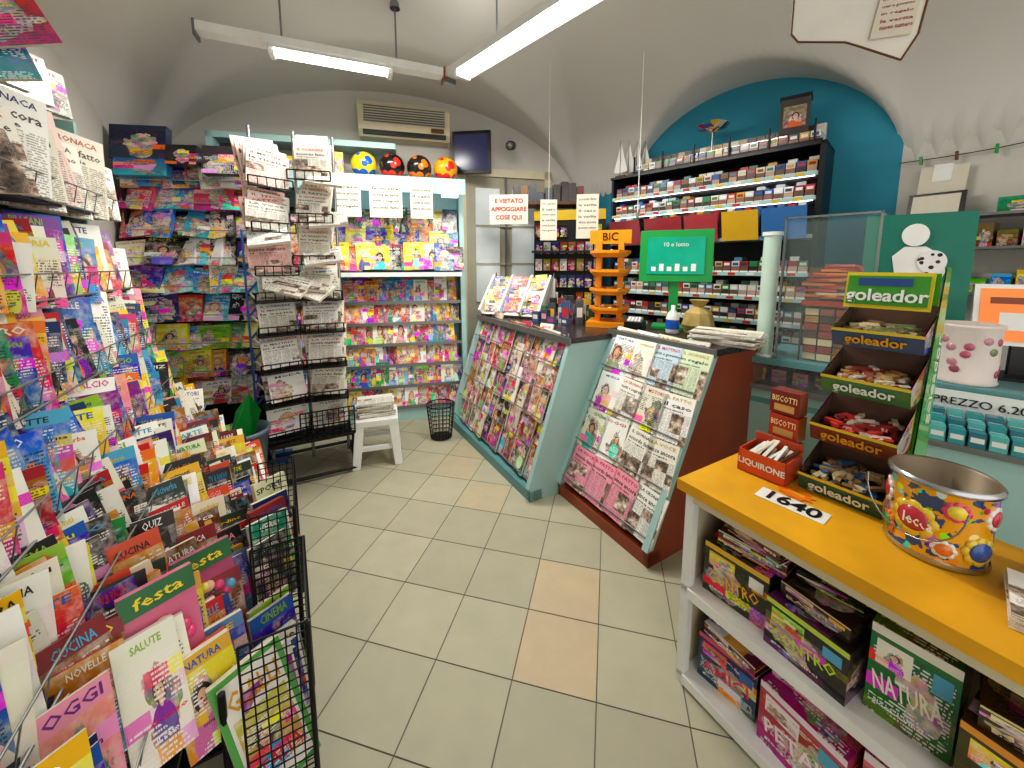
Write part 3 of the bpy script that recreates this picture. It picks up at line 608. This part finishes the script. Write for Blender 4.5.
mb.box(H,-.105,.105,0,.01,0,.12,VP,c=lin('#e8d020')); mb.box(H,-.098,.098,-.006,0,.012,.108,VP,c=lin('#3c9a20')); mb.box(H,-.07,.06,-.008,-.006,.075,.1,VP,c=lin('#204890'))
ob=mb.build('tiered_candy_display')
label(ob,'goleador',H@T(0,-.009,.042)@RX(90),.055,WHITE,.002,bold=.001)
for k in range(4): label(ob,'goleador',B@T(0,k*dy-.016,k*.152+.027)@RX(90+18),.042,[WHITE,YELLOW][k%2],.001,bold=.0008)
label(ob,'goleador',B@T(.12,.33,.36)@RZ(90)@RX(90)@RZ(80),.08,WHITE,.001)
# candy tub
mb=MB(); B=Y@T(.525,.27,.771)
sc_=lambda pr:[(a*.76,b*1.0) for a,b in pr]
tt=NT('lollipop_tin'); tc=tt.new('ShaderNodeTexCoord'); vo=tt.new('ShaderNodeTexVoronoi'); vo.inputs['Scale'].default_value=38; tt.l.new(tc.outputs['Object'],vo.inputs['Vector'])
hs=tt.new('ShaderNodeHueSaturation'); hs.inputs['Saturation'].default_value=1.3; tt.l.new(vo.outputs['Color'],hs.inputs['Color'])
n=tt.noise(tc.outputs['Object'],24,3); base=tt.mix(tt.M('GREATER_THAN',vo.outputs['Distance'],.42),hs.outputs['Color'],lin('#e8a820'))
tt.put(tt.b.inputs['Base Color'],tt.mix(tt.M('GREATER_THAN',n.outputs['Fac'],.54),base,lin('#28508a'))); tt.b.inputs['Roughness'].default_value=.3; tt.b.inputs['Coat Weight'].default_value=.5
mb.lathe(sc_([(.001,.004),(.118,.004),(.122,0),(.124,.01),(.12,.02),(.125,.185),(.131,.19)]),tt.m,B,40)
mb.lathe(sc_([(.129,.204),(.121,.2),(.117,.02),(.001,.012)]),P('tin_interior','#8a7c68',.45,.4),B,40)
mb.lathe(sc_([(.122,.186),(.134,.192),(.134,.2),(.126,.206)]),CHROME,B,40); mb.lathe(sc_([(.1215,.0),(.1265,.006),(.123,.016)]),CHROME,B,40)
mb.tube([(.098*math.cos(t),-.104-.01*math.sin(t),.17-.11*math.sin(t)) for t in [math.pi*i/14 for i in range(15)]],.002,CHROME,M=B@RZ(-15))
RT=.0925
def flower(a,z,r,c,cc):
    for q in range(8):
        t=q*.785; Q=B@RZ(a+math.degrees(r*.75*math.cos(t)/RT))@T(RT,0,z+r*.75*math.sin(t))@RY(90); mb.lathe([(.001,.0045),(r*.4,.004),(r*.42,0)],VP,Q,10,c=lin(c))
    Q=B@RZ(a)@T(RT+.002,0,z)@RY(90); mb.lathe([(.001,.006),(r*.75,.0035),(r*.78,0)],VP,Q,16,c=lin(cc))
for a,z,r,c,cc in((-105,.1,.04,'#f0d030','#c81e3c'),(-30,.06,.032,'#f0d030','#2858b0'),(-160,.13,.03,'#f4f4f0','#c81e3c'),(-62,.15,.022,'#e84080','#f0e040'),(-145,.05,.024,'#f08020','#30a040'),(-10,.14,.026,'#f4f4f0','#c81e3c'),(-70,.05,.02,'#f4f4f0','#f08020')): flower(a,z,r,c,cc)
mb.text(B@RZ(-8)@T(0,-.1005,.085),'lecca',.055,.028,(.95,.95,.9))
ob=mb.build('lollipop_tub')
mb=MB(); B=Y@T(.67,.1,.771)
for k in range(7): mb.box(B@T(0,0,k*.005)@RZ(R.uniform(-5,5)+8),0,.2,-.02,.16,0,.0045,NEWS,c=rc(WHITES),c2=lin('#a02020'))
mb.build('leaflet_stack')
mb=MB(); B=Y@T(.77,.36,.771); mb.lathe([(.001,0),(.07,0),(.085,.04),(.08,.1),(.05,.14),(.03,.15)],P('navy_pouch','#1c2c58',.6),B,14); mb.build('pouch')
# ---------------------------------------------------------------- counter-top items
mb=MB(); A=W(.74,2.93,1.036,-20)
mb.box(A,-.15,.15,-.13,.13,0,.04,ORANGE)
for k in range(4):
    z=.1+k*.14
    mb.lathe([(.001,z),(.12,z),(.15,z+.03),(.15,z+.05),(.135,z+.05),(.11,z+.014),(.001,z+.014)],ORANGE,A,6,smooth=False)
    for q in range(9):
        t=q*.7; mb.sphere((.1*math.cos(t),.1*math.sin(t),z+.035),.02,VP,M=A,c=rc([lin('#604020'),lin('#e0c080'),lin('#a03020'),lin('#f0e0c0')]),seg=8)
for s in(-1,1): mb.box(A,s*.08-.02,s*.08+.02,-.03,.03,.03,.64,ORANGE)
mb.box(A,-.15,.15,-.02,.02,.62,.72,ORANGE)
ob=mb.build('lollipop_tower_stand'); label(ob,'BIC',A@T(0,-.024,.67)@RX(90),.08,BLK)
mb=MB(); A=W(.0,3.42,1.036,-28)
mb.box(A,-.3,.3,.0,.25,0,.03,WHITE); mb.add([(-.3,-.05,.02),(.3,-.05,.02),(.3,.25,.34),(-.3,.25,.34)],[(0,1,2,3)],VP,A,c=lin('#e8e4dc')); mb.add([(.3,-.05,0),(.3,.25,0),(.3,.25,.4)],[(0,1,2)],VP,A,c=lin('#f0ece4')); mb.add([(-.3,-.05,0),(-.3,.25,0),(-.3,.25,.4)],[(0,1,2)],VP,A,c=lin('#c02838')) 
for k in range(3): row(mb,A@T(0,-.03+k*.09,.04+k*.1),-.22,.26,.06,.1,.12,30,25,WARM+BLUES,COV,jit=9)
mb.box(A,-.31,.31,.24,.26,.0,.34,WHITE)
for x in(-.3,-.1,.1,.28): mb.box(A@T(x,-.03,0)@RX(-42),0,.02,-.09,-.02,0,.42,WHITE)
mb.build('cardboard_countertop_display')
mb=MB(); A=W(1.1,2.62,1.066,-24)
mb.box(A,-.13,.13,-.08,.1,0,.02,GREEN); mb.box(A,-.03,.03,.02,.05,.02,.32,GREEN)
B=A@T(0,0,.32)@RX(-6); mb.box(B,-.23,.23,0,.05,0,.35,GREEN); mb.box(B,-.18,.18,-.006,0,.05,.3,SCREEN); 
for k in range(6): mb.box(B,-.15+k*.05,-.12+k*.05,-.009,-.006,.07,.1+.02*(k%2),WHITE)
ob=mb.build('betting_terminal_monitor',bevel=.004)
label(ob,'10 e lotto',B@T(0,-.009,.25)@RX(90),.04,WHITE,.0005)
mb=MB(); A=W(1.02,2.42,1.066)
mb.lathe([(.001,0),(.035,0),(.04,.01),(.04,.1),(.03,.13),(.012,.15),(.012,.18),(.001,.18)],WHITE,A,16); mb.lathe([(.0405,.03),(.0405,.09)],P('blue_label','#2060c0',.4),A,16); mb.build('hand_sanitiser_bottle')
mb=MB(); A=W(1.2,2.46,1.066,-30)
mb.lathe([(.001,0),(.08,0),(.1,.05),(.08,.13),(.03,.17),(.06,.21),(.04,.2)],P('tan_bag','#b09a60',.6,var=.5,vs=14),A,9,smooth=False); mb.build('gift_bag')
mb=MB(); A=W(1.05,2.1,1.066,-40)
for k in range(8): mb.box(A@T(.1,.12,k*.008)@RZ(R.uniform(-12,12)),-.17,.17,-.11,.11,0,.0075,NEWS,c=rc(WHITES),c2=(.05,.05,.05))
mb.build('newspaper_stack')
mb=MB(); A=W(.88,2.62,1.066,-30)
mb.box(A,-.09,.03,-.08,.06,0,.05,BLK); mb.box(A@T(-.03,-.02,.05)@RX(20),-.05,.05,-.04,.04,0,.015,GREY)
for i in range(4):
    for j in range(3): mb.box(A@T(-.03,-.02,.05)@RX(20),-.042+i*.022,-.026+i*.022,-.032+j*.02,-.018+j*.02,.015,.02,WHITE)
mb.build('cash_calculator')
mb=MB(); A=W(.5,3.16,1.036,-30)
for k in range(34):
    a,b=two([lin('#181818'),lin('#30302c'),lin('#3a5a90'),lin('#a02828'),lin('#d0d0c8'),lin('#404850'),lin('#e0b030'),lin('#307850')]); Q=A@T(R.uniform(-.27,.15),R.uniform(-.2,.22),0)@RZ(R.uniform(-40,40)); h=R.uniform(.04,.22); mb.box(Q,-.03,.03,-.025,.025,0,h,VP,c=a,c2=b); mb.box(Q,-.022,.022,-.026,-.025,h*.3,h*.7,VP,c=b)
mb.build('counter_gadgets')
mb=MB(); A=W(.62,3.98,0,-14)
mb.box(A,-.4,.32,.0,.04,.0,2.05,BLK)
mb.box(A,-.4,.32,-.18,.0,1.02,1.05,NAVY); mb.box(A,-.4,.32,-.14,.0,1.62,1.64,NAVY)
mb.box(A,-.4,.32,-.02,0,1.95,2.05,P('yellow_strip','#e8c020',.4))
for i in range(8):
    for j in range(5):
        if R.random()<.85:
            a,b=two([lin('#202020'),lin('#304878'),lin('#c0a030'),lin('#a03030'),lin('#d8d8d0')]); mb.box(A,-.38+i*.085,-.31+i*.085,-.03,-.01,1.1+j*.17,1.22+j*.17,SHN,c=a,c2=b)
mb.build('merchandise_board')
mb=MB(); A=W(.35,3.85,0,0)
mb.box(A,-.35,.35,.1,.4,2.1,2.13,BROWN)
for k in range(9):
    mb.box(A@T(-.3+k*.08,.2,2.13)@RZ(R.uniform(-10,10)),-.035,.035,-.05,.05,0,R.uniform(.08,.2),VP,c=rc([lin('#3a3030'),lin('#a07850'),lin('#505868'),lin('#802828')]),c2=(.6,.5,.4))
mb.build('knick_knack_shelf')
def poster(name,x,y,z,th,w,h,mat,c,c2,hang=True,lines=0):
    mb=MB(); A=W(x,y,z,th); mb.box(A,-w/2,w/2,-.003,0,0,h,mat,c=c,c2=c2)
    for q in range(lines): mb.text(A@T(0,-.004,h*(.86-q*.13)),rc(HEADS),w*.8,h*.06,c2)
    if hang:
        zz=zc(x,y)-z; mb.cyl((0,0,h),(0,0,zz),.002,WHITE,M=A,seg=4)
    return mb.build(name)
ob=poster('hanging_notice',-.03,3.7,1.88,-4,.36,.27,PAPER,lin('#f4e8e4'),lin('#c01828'),False)
REDI=P('red_ink','#c02030',.6)
for k,tx in enumerate(('E VIETATO','APPOGGIARE','COSE QUI')): label(ob,tx,W(-.03,3.694,2.09-k*.075,-4)@RX(90),.055,REDI,bold=.001)
poster('hanging_notice',.33,3.55,1.72,0,.15,.36,PAPER,lin('#e8ecec'),(.05,.05,.1),True,6)
poster('hanging_notice',.66,3.45,1.73,-10,.19,.38,PAPER,lin('#eceef0'),(.05,.05,.1),False,6)
# ---------------------------------------------------------------- cigarette shelves
A=W(.95,3.72,0,-46); Lc=1.53; mb=MB()
mb.box(A,0,Lc,.3,.33,0,2.28,NAVY); mb.box(A,-.02,.0,0,.33,0,2.28,NAVY); mb.box(A,Lc,Lc+.03,-.02,.33,0,2.3,BLK); mb.box(A,-.02,Lc+.03,-.02,.33,2.28,2.3,BLK)
packs_c=[lin(x) for x in('#d8d8d8','#c01820','#2050a0','#e8e8e8','#d8a830','#303030','#5080a0','#9a2020','#f0f0f0','#308050','#e8e0c0')]
zs=[(.72,0),(.9,0),(1.08,0),(1.26,0),(1.44,0),(1.7,1),(1.95,0),(2.11,0)]
def cig(mb,M,c):
    mb.box(M,0,.054,0,.15,0,.088,VP,c=c); mb.box(M,0,.054,-.001,0,.016,.048,VP,c=rc([lin('#282420'),lin('#705040'),lin('#986050'),lin('#c0a090')])); mb.box(M,.008,.046,-.0015,0,.055,.075,VP,c=rc(packs_c)); mb.box(M,.0,.054,-.004,-.002,0,.015,WHITE)
for k,(z,tr) in enumerate(zs):
    mb.box(A,0,Lc,0,.3,z-.015,z,WHITE); mb.box(A,0,Lc,-.012,.0,z-.022,z+.005,TEAL)
    if not tr:
        x=.02
        while x<Lc-.06:
            cig(mb,A@T(x,.03,z),rc(packs_c))
            if R.random()<.5: mb.box(A,x,x+.054,.08,.2,z+.088,z+.118,VP,c=rc(packs_c))
            x+=.06
        for q in range(12): mb.box(A,.03+q*.125,.08+q*.125,-.0135,-.012,z-.018,z+.002,VP,c=rc([lin('#f0f0f0'),lin('#e8c020'),lin('#d02020')]))
mb.box(A,.02,Lc-.02,.0,.012,2.085,2.095,LED); mb.box(A,.02,Lc-.02,.0,.012,1.925,1.933,LED)
for x0,x1,c in((.02,.32,'#a83a48'),(.36,.68,'#a83040'),(.7,.95,'#b83848'),(.98,1.22,'#e8b818'),(1.24,1.5,'#2c78c0')):
    mb.add([(x0,-.03,1.68),(x1,-.03,1.68),(x1,-.09,1.89),(x0,-.09,1.89)],[(0,1,2,3)],VP,A,c=lin(c)); mb.box(A,x0,x1,-.03,.1,1.7,1.71,VP,c=lin(c))
    for k in range(4): mb.box(A,x0+.02+k*.06,x0+.06+k*.06,-.02,.02,1.71,1.92,VP,c=rc(packs_c),c2=rc(packs_c))
ob=mb.build('cigarette_shelf_unit')
mb=MB()
x=.2
while x<Lc-.05:
    cig(mb,A@T(x,.05,2.301),rc(packs_c)); mb.box(A@T(x,.22,2.301),0,.056,0,.04,0,.17,VP,c=rc([lin('#282018'),lin('#c8a878'),lin('#e8e0d0'),lin('#402818')]))
    x+=.06
mb.box(A,.18,Lc,.04,.045,2.301,2.33,BLACK)
for k in range(6): mb.box(A,.18+k*.26,.19+k*.26,.03,.045,2.301,2.46,BLACK)
mb.build('cigarette_pack_row')
for x in(.03,.08,.13,.18):
    mb=MB(); B=A@T(x,.02+x*1.2,2.301)
    mb.add([(-.05,0,.03),(.06,0,.03),(.04,.02,0),(-.03,.02,0),(.04,-.02,0),(-.03,-.02,0)],[(0,1,2,3),(1,0,5,4),(3,2,4,5)],BROWN,B); mb.box(B,-.03,.04,-.02,.02,0,.02,BROWN)
    mb.cyl((0,0,.02),(0,0,.34),.003,BROWN,M=B,seg=5); mb.add([(0.003,0,.05),(.075,0,.06),(.003,0,.33),(-.003,0,.05),(-.065,0,.06),(-.003,0,.3)],[(0,1,2),(3,4,5)],WHITE,B); mb.build('model_sailboat')
mb=MB(); B=A@T(.8,.15,2.301)
mb.cyl((0,0,0),(0,0,.3),.006,CHROME,M=B); mb.cyl((0,0,0),(0,0,.01),.04,BLK,M=B)
for k in range(11): mb.box(B@T(0,0,.26+.01*(k%3))@RZ(k*33)@RY(60+10*(k%3)),0,.004,-.03,.03,0,.12,VP,c=rc())
mb.build('pinwheel_bundle')
mb=MB(); B=A@T(1.34,.15,2.39)@RZ(8); mb.box(B,-.08,.09,-.06,.06,0,.25,VP,c=lin('#3a3438')); mb.box(B,-.06,.07,-.062,-.06,.06,.2,COV,c=lin('#806858'),c2=lin('#c8b090'),r=.2); mb.box(B,-.085,.095,-.065,.065,.25,.27,BLK); mb.box(B,-.09,.1,-.07,.07,-.089,0,BROWN); mb.build('liquor_gift_box')
mb=MB(); x,y=1.02,3.2; mb.cyl((x,y,1.9),(x,y,zc(x,y)),.004,WHITE,seg=5); mb.cyl((x,y,1.88),(x,y,1.92),.012,GREYM,seg=8); mb.build('pull_cord')
# ---------------------------------------------------------------- right wall
RWm=W(PC.x,PC.y,0,-60)
mb=MB()
fz=lambda x:2.15-.06*math.sin(math.pi*x/1.2)+.12*x
mb.tube([(i*.1,-.03,fz(i*.1)) for i in range(13)],.003,BLACK,M=RWm,seg=4)
for k in range(7):
    x=.1+k*.15; z=fz(x); mb.box(RWm@T(x,-.04,z)@RY(R.uniform(-8,8)),-.006,.006,-.01,.01,-.03,.02,BROWN if k%2 else GREEN)
mb.box(RWm@T(.2,-.035,1.92)@RY(3),-.1,.1,-.01,0,0,.17,PAPER); mb.box(RWm@T(.2,-.04,2.0)@RY(3),-.04,.04,-.01,0,.0,.1,WHITE); mb.box(RWm@T(.95,-.035,1.95)@RY(5),-.06,.06,-.01,0,0,.22,COV,c=lin('#e87a18'),c2=lin('#2a9a40'))
mb.build('postcard_line')
mb=MB()
for z in(1.35,1.6,1.78): mb.box(RWm,.0,1.6,-.22,-.01,z-.015,z,GREYM)
for x in(0,.8,1.58): mb.box(RWm,x,x+.02,-.22,-.01,0,1.82,GREYM)
for k in range(18): mb.box(RWm,.04+k*.085,.11+k*.085,-.16,-.04,1.6,1.66+R.uniform(0,.08),SHN,c=rc([lin('#2c7a50'),lin('#404850'),lin('#a03838'),lin('#d8d8d0'),lin('#806040')]),c2=rc()); mb.box(RWm,.04+k*.085,.11+k*.085,-.16,-.04,1.35,1.42+R.uniform(0,.08),SHN,c=rc(),c2=rc())
for k in range(5): mb.box(RWm,.45+k*.14,.57+k*.14,-.16,-.04,1.78,1.86,SHN,c=rc([WHITES[0],lin('#2a9a60'),WHITES[1]]),c2=lin('#c03020'))
mb.box(RWm@T(.2,-.1,1.78)@RX(-10),-.12,.12,-.012,0,0,.15,BLK); mb.box(RWm@T(.2,-.1,1.78)@RX(-10),-.1,.1,-.016,-.012,.015,.135,PAPER)
mb.build('wall_shelf_unit')
mb=MB(); B=W(1.05,1.26,2.1,-38)
pts=[(-.17,.0,.15),(-.15,0,.12),(-.03,0,.08),(.0,0,.06),(.1,0,-.01),(.13,0,.05),(.165,0,.34),(-.17,0,.36)]
mb.add(pts,[tuple(range(8))],P('white_card','#e6e4dc',.8),B); mb.add([(p[0],.008,p[2]) for p in pts],[tuple(range(7,-1,-1))],PAPER,B)
for i in range(8):
    a=pts[i];b=pts[(i+1)%8]; mb.add([a,b,(b[0],.008,b[2]),(a[0],.008,a[2])],[(0,1,2,3)],BROWN,B)
    mb.cyl(a,b,.003,BROWN,M=B,seg=5)
mb.box(B@T(.07,-.004,.06)@RY(8),-.045,.045,-.002,0,0,.14,PAPER)
for q in range(6): mb.text(B@T(.08,-.007,.175-q*.019)@RY(8),rc(HEADS),.07,.009,lin('#a02828'))
for x in(-.13,.15): mb.cyl((x,.004,.33),(x,.004,zc(1.05,1.26)-2.1+.02),.002,WHITE,M=B,seg=4)
mb.build('hanging_cardboard_sign')
# ---------------------------------------------------------------- left rack
L=W(-2.325,1.92,0,120)
tiersL=[(1.74,-.22,.4,'news',36),(1.38,-.26,.28,'mag',44),(1.08,-.32,.27,'mag',46),(.82,-.40,.25,'mag',46),(.58,-.5,.25,'mag',48),(.32,-.62,.26,'mag',48)]
mb=MB()
for x in(-2.3,-1.5,-.75,-.02):
    mb.box(L,x,x+.03,-.18,-.02,0,2.2,TEAL); 
mb.box(L,-2.3,0,-.04,-.02,0,2.2,TEALD)
for (z,y,h,kd,yaw) in tiersL:
    mb.cyl((-1.95,y-.08,z+.09),(0,y-.08,z+.09),.003,GREYM,M=L,seg=5); mb.cyl((-2.0,y-.07,z),(0,y-.07,z),.004,GREYM,M=L,seg=5)
    mb.box(L,-2.3,0,y-.06,-.02,z-.012,z,NAVY)
    for i in range(20): mb.cyl((-1.95+i*.1,y-.08,z+.09),(-1.95+i*.1,y-.06,z-.01),.002,GREYM,M=L,seg=4)
rack=mb.build('wire_magazine_rack')
mb=MB()
for (z,y,h,kd,yaw) in tiersL:
    if kd=='news':
        x=-1.4
        while x<-.08:
            mb.mag(L@T(x,y+R.uniform(-.02,.03),z+R.uniform(-.03,.03))@RZ(-yaw+R.uniform(-10,10))@RX(-12+R.uniform(-6,6))@RY(R.uniform(-12,12)),.27,h*R.uniform(.7,1.0),.015,rc(WHITES+[lin('#f0d8d0')]),rc([(.03,.03,.03),lin('#b01020'),lin('#103070')]),NEWS); x+=.085
    else:
        for q in range(2):
            row(mb,L@T(0,y-.02*q,z-.03*q),-1.95+.03*q,-.08,.05,.145,h-.02*q,16,-yaw,ALLC+ALLC+WHITES,COV,t=.006,jit=13,hj=.045)
mb.build('magazines_and_newspapers',parent=rack)
mb=MB()
for (z,y,h,x0,x1) in [(.4,-.64,.4,-1.75,-.25),(.32,-.73,.38,-1.72,-.28),(.26,-.81,.36,-1.68,-.3)]:
    mb.box(L,x0-.03,x1+.05,y-.02,y+.07,z-.02,z-.01,BLACK)
    x=x0
    while x<x1:
        a,b=two(BOOKS); th=R.uniform(.01,.032)
        mb.mag(L@T(x,y+R.uniform(-.02,.02),z)@RZ(-64+R.uniform(-7,7))@RX(-24+R.uniform(-5,5))@RY(R.uniform(-4,4)),R.uniform(.1,.14),h*R.uniform(.52,.78),th,a,b,COV,edge=VC if R.random()<.7 else None); x+=th+R.uniform(.002,.012)
for (x0,x1) in [(-1.72,-.25)]:
    for y in(-.62,-.84): 
        for x in(x0,x1): mb.cyl((x,y,0),(x,y,.42),.009,BLACK,M=L)
mb.build('book_rack')
def basket(name,x0,x1,y0,y1,z0,z1,extra=None):
    mb=MB(); w=x1-x0; d=y1-y0; n=int(w/.025)
    mb.wire(L@T(x0,y0,z0),w,z1-z0,n,int((z1-z0)/.025),.0018)
    mb.wire(L@T(x0,y0,z0)@RZ(90),d,(z1-z0)*1.0,int(d/.025),int((z1-z0)/.025),.0018)
    mb.wire(L@T(x1,y0,z0)@RZ(90),d,(z1-z0)*1.0,int(d/.025),int((z1-z0)/.025),.0018)
    mb.wire(L@T(x0,y0,z0+.0)@RX(-90),w,d,n,int(d/.04),.0018)
    for x in(x0,x1):
        mb.cyl((x,y0,0),(x,y0,z1),.007,BLACK,M=L)
    x=x0+.05
    while x<x1-.03:
        a,b=two(BOOKS+ALLC); th=R.uniform(.01,.03)
        mb.mag(L@T(x,(y0+y1)/2,z0+.01)@RZ(-60+R.uniform(-5,5))@RX(-16),.13,R.uniform(.2,.3),th,a,b,COV,edge=VC if R.random()<.5 else None); x+=th+.02
    if extra:
        q=L@T(x0+.03,(y0+y1)/2,z0+.02)@RZ(-70)@RX(-24)@RY(-8)
        mb.mag(q,.17,.33,.03,lin('#48a838'),lin('#e8d020'),VC,edge=PAPER,txt=False)
        mb.box(q,-.07,.07,-.033,-.03,.015,.315,VC,c=lin('#f4f0e8')); mb.box(q,-.062,.062,-.035,-.033,.05,.22,COV,c=lin('#c8a060'),c2=lin('#d02020'),r=.63); mb.text(q@T(0,-.0345,.24),'GIALLI',.12,.05,lin('#d8a010')); mb.text(q@T(0,-.036,.06),'ITALIA',.11,.035,lin('#d02020'))
    return mb.build(name)
basket('wire_basket_stand',-1.36,-.95,-1.02,-.89,.28,.66)
basket('wire_basket_stand',-1.78,-1.42,-1.04,-.89,.1,.58,True)
mb=MB()
for k in range(6):
    a,b=two([lin('#2a6ab0'),lin('#e8e8e4'),lin('#284a80'),lin('#c8d8e0')]); mb.mag(L@T(-.12-k*.17,-.12,2.2)@RZ(-25)@RX(-6),.2,.2,.03,a,b,SHN)
mb.build('wrapped_book_packs')
mb=MB()
for (x,y,z,c,c2) in [(-1.6,-.72,.42,'#e878a0','#f8e040'),(-1.42,-.78,.36,'#c85888','#f0f0f0')]:
    Q=L@T(x,y,z)@RZ(-62)@RX(-12); mb.mag(Q,.15,.26,.02,lin(c),lin(c2),VP,edge=VP,txt=False); mb.box(Q,-.075,.075,-.024,-.02,.2,.26,VP,c=lin('#2a7a4a')); mb.text(Q@T(0,-.025,.215),'festa',.1,.03,lin('#f8e040'))
    for k in range(11): mb.sphere((R.uniform(-.055,.055),-.028,R.uniform(.03,.17)),.016,VP,M=Q,c=rc([lin('#f0c8a0'),lin('#e84080'),lin('#f4e060'),lin('#60b0d8')]),seg=10)
mb.build('bagged_toys')
mb=MB(); B=W(-1.5,1.2,2.12,48)
mb.mag(B@RY(-25),.3,.18,.02,lin('#b83058'),lin('#f8f0f0'),SHN); mb.mag(B@T(-.02,.05,-.08)@RY(-18),.22,.14,.03,lin('#2890a8'),lin('#f0f0f0'),SHN); mb.cyl((0,0,.1),(0,0,zc(-1.5,1.2)-2.12+.02),.002,WHITE,M=B,seg=4); mb.build('hanging_toy_package')
# ---------------------------------------------------------------- world, camera
w=bpy.data.worlds.new('daylight'); sc.world=w; w.use_nodes=True
bg=w.node_tree.nodes['Background']; bg.inputs[0].default_value=(1,.96,.9,1); bg.inputs[1].default_value=1.45
sc.view_settings.view_transform='Standard'
try: sc.view_settings.look='Medium High Contrast'
except Exception: pass
cd=bpy.data.cameras.new('camera'); co=bpy.data.objects.new('camera',cd); bpy.context.collection.objects.link(co)
co.location=(0,0,1.5); co.rotation_euler=(math.radians(83),0,0); cd.sensor_width=36; cd.lens=36*385/1024; cd.shift_y=-72/1024; cd.clip_start=.02
sc.camera=co
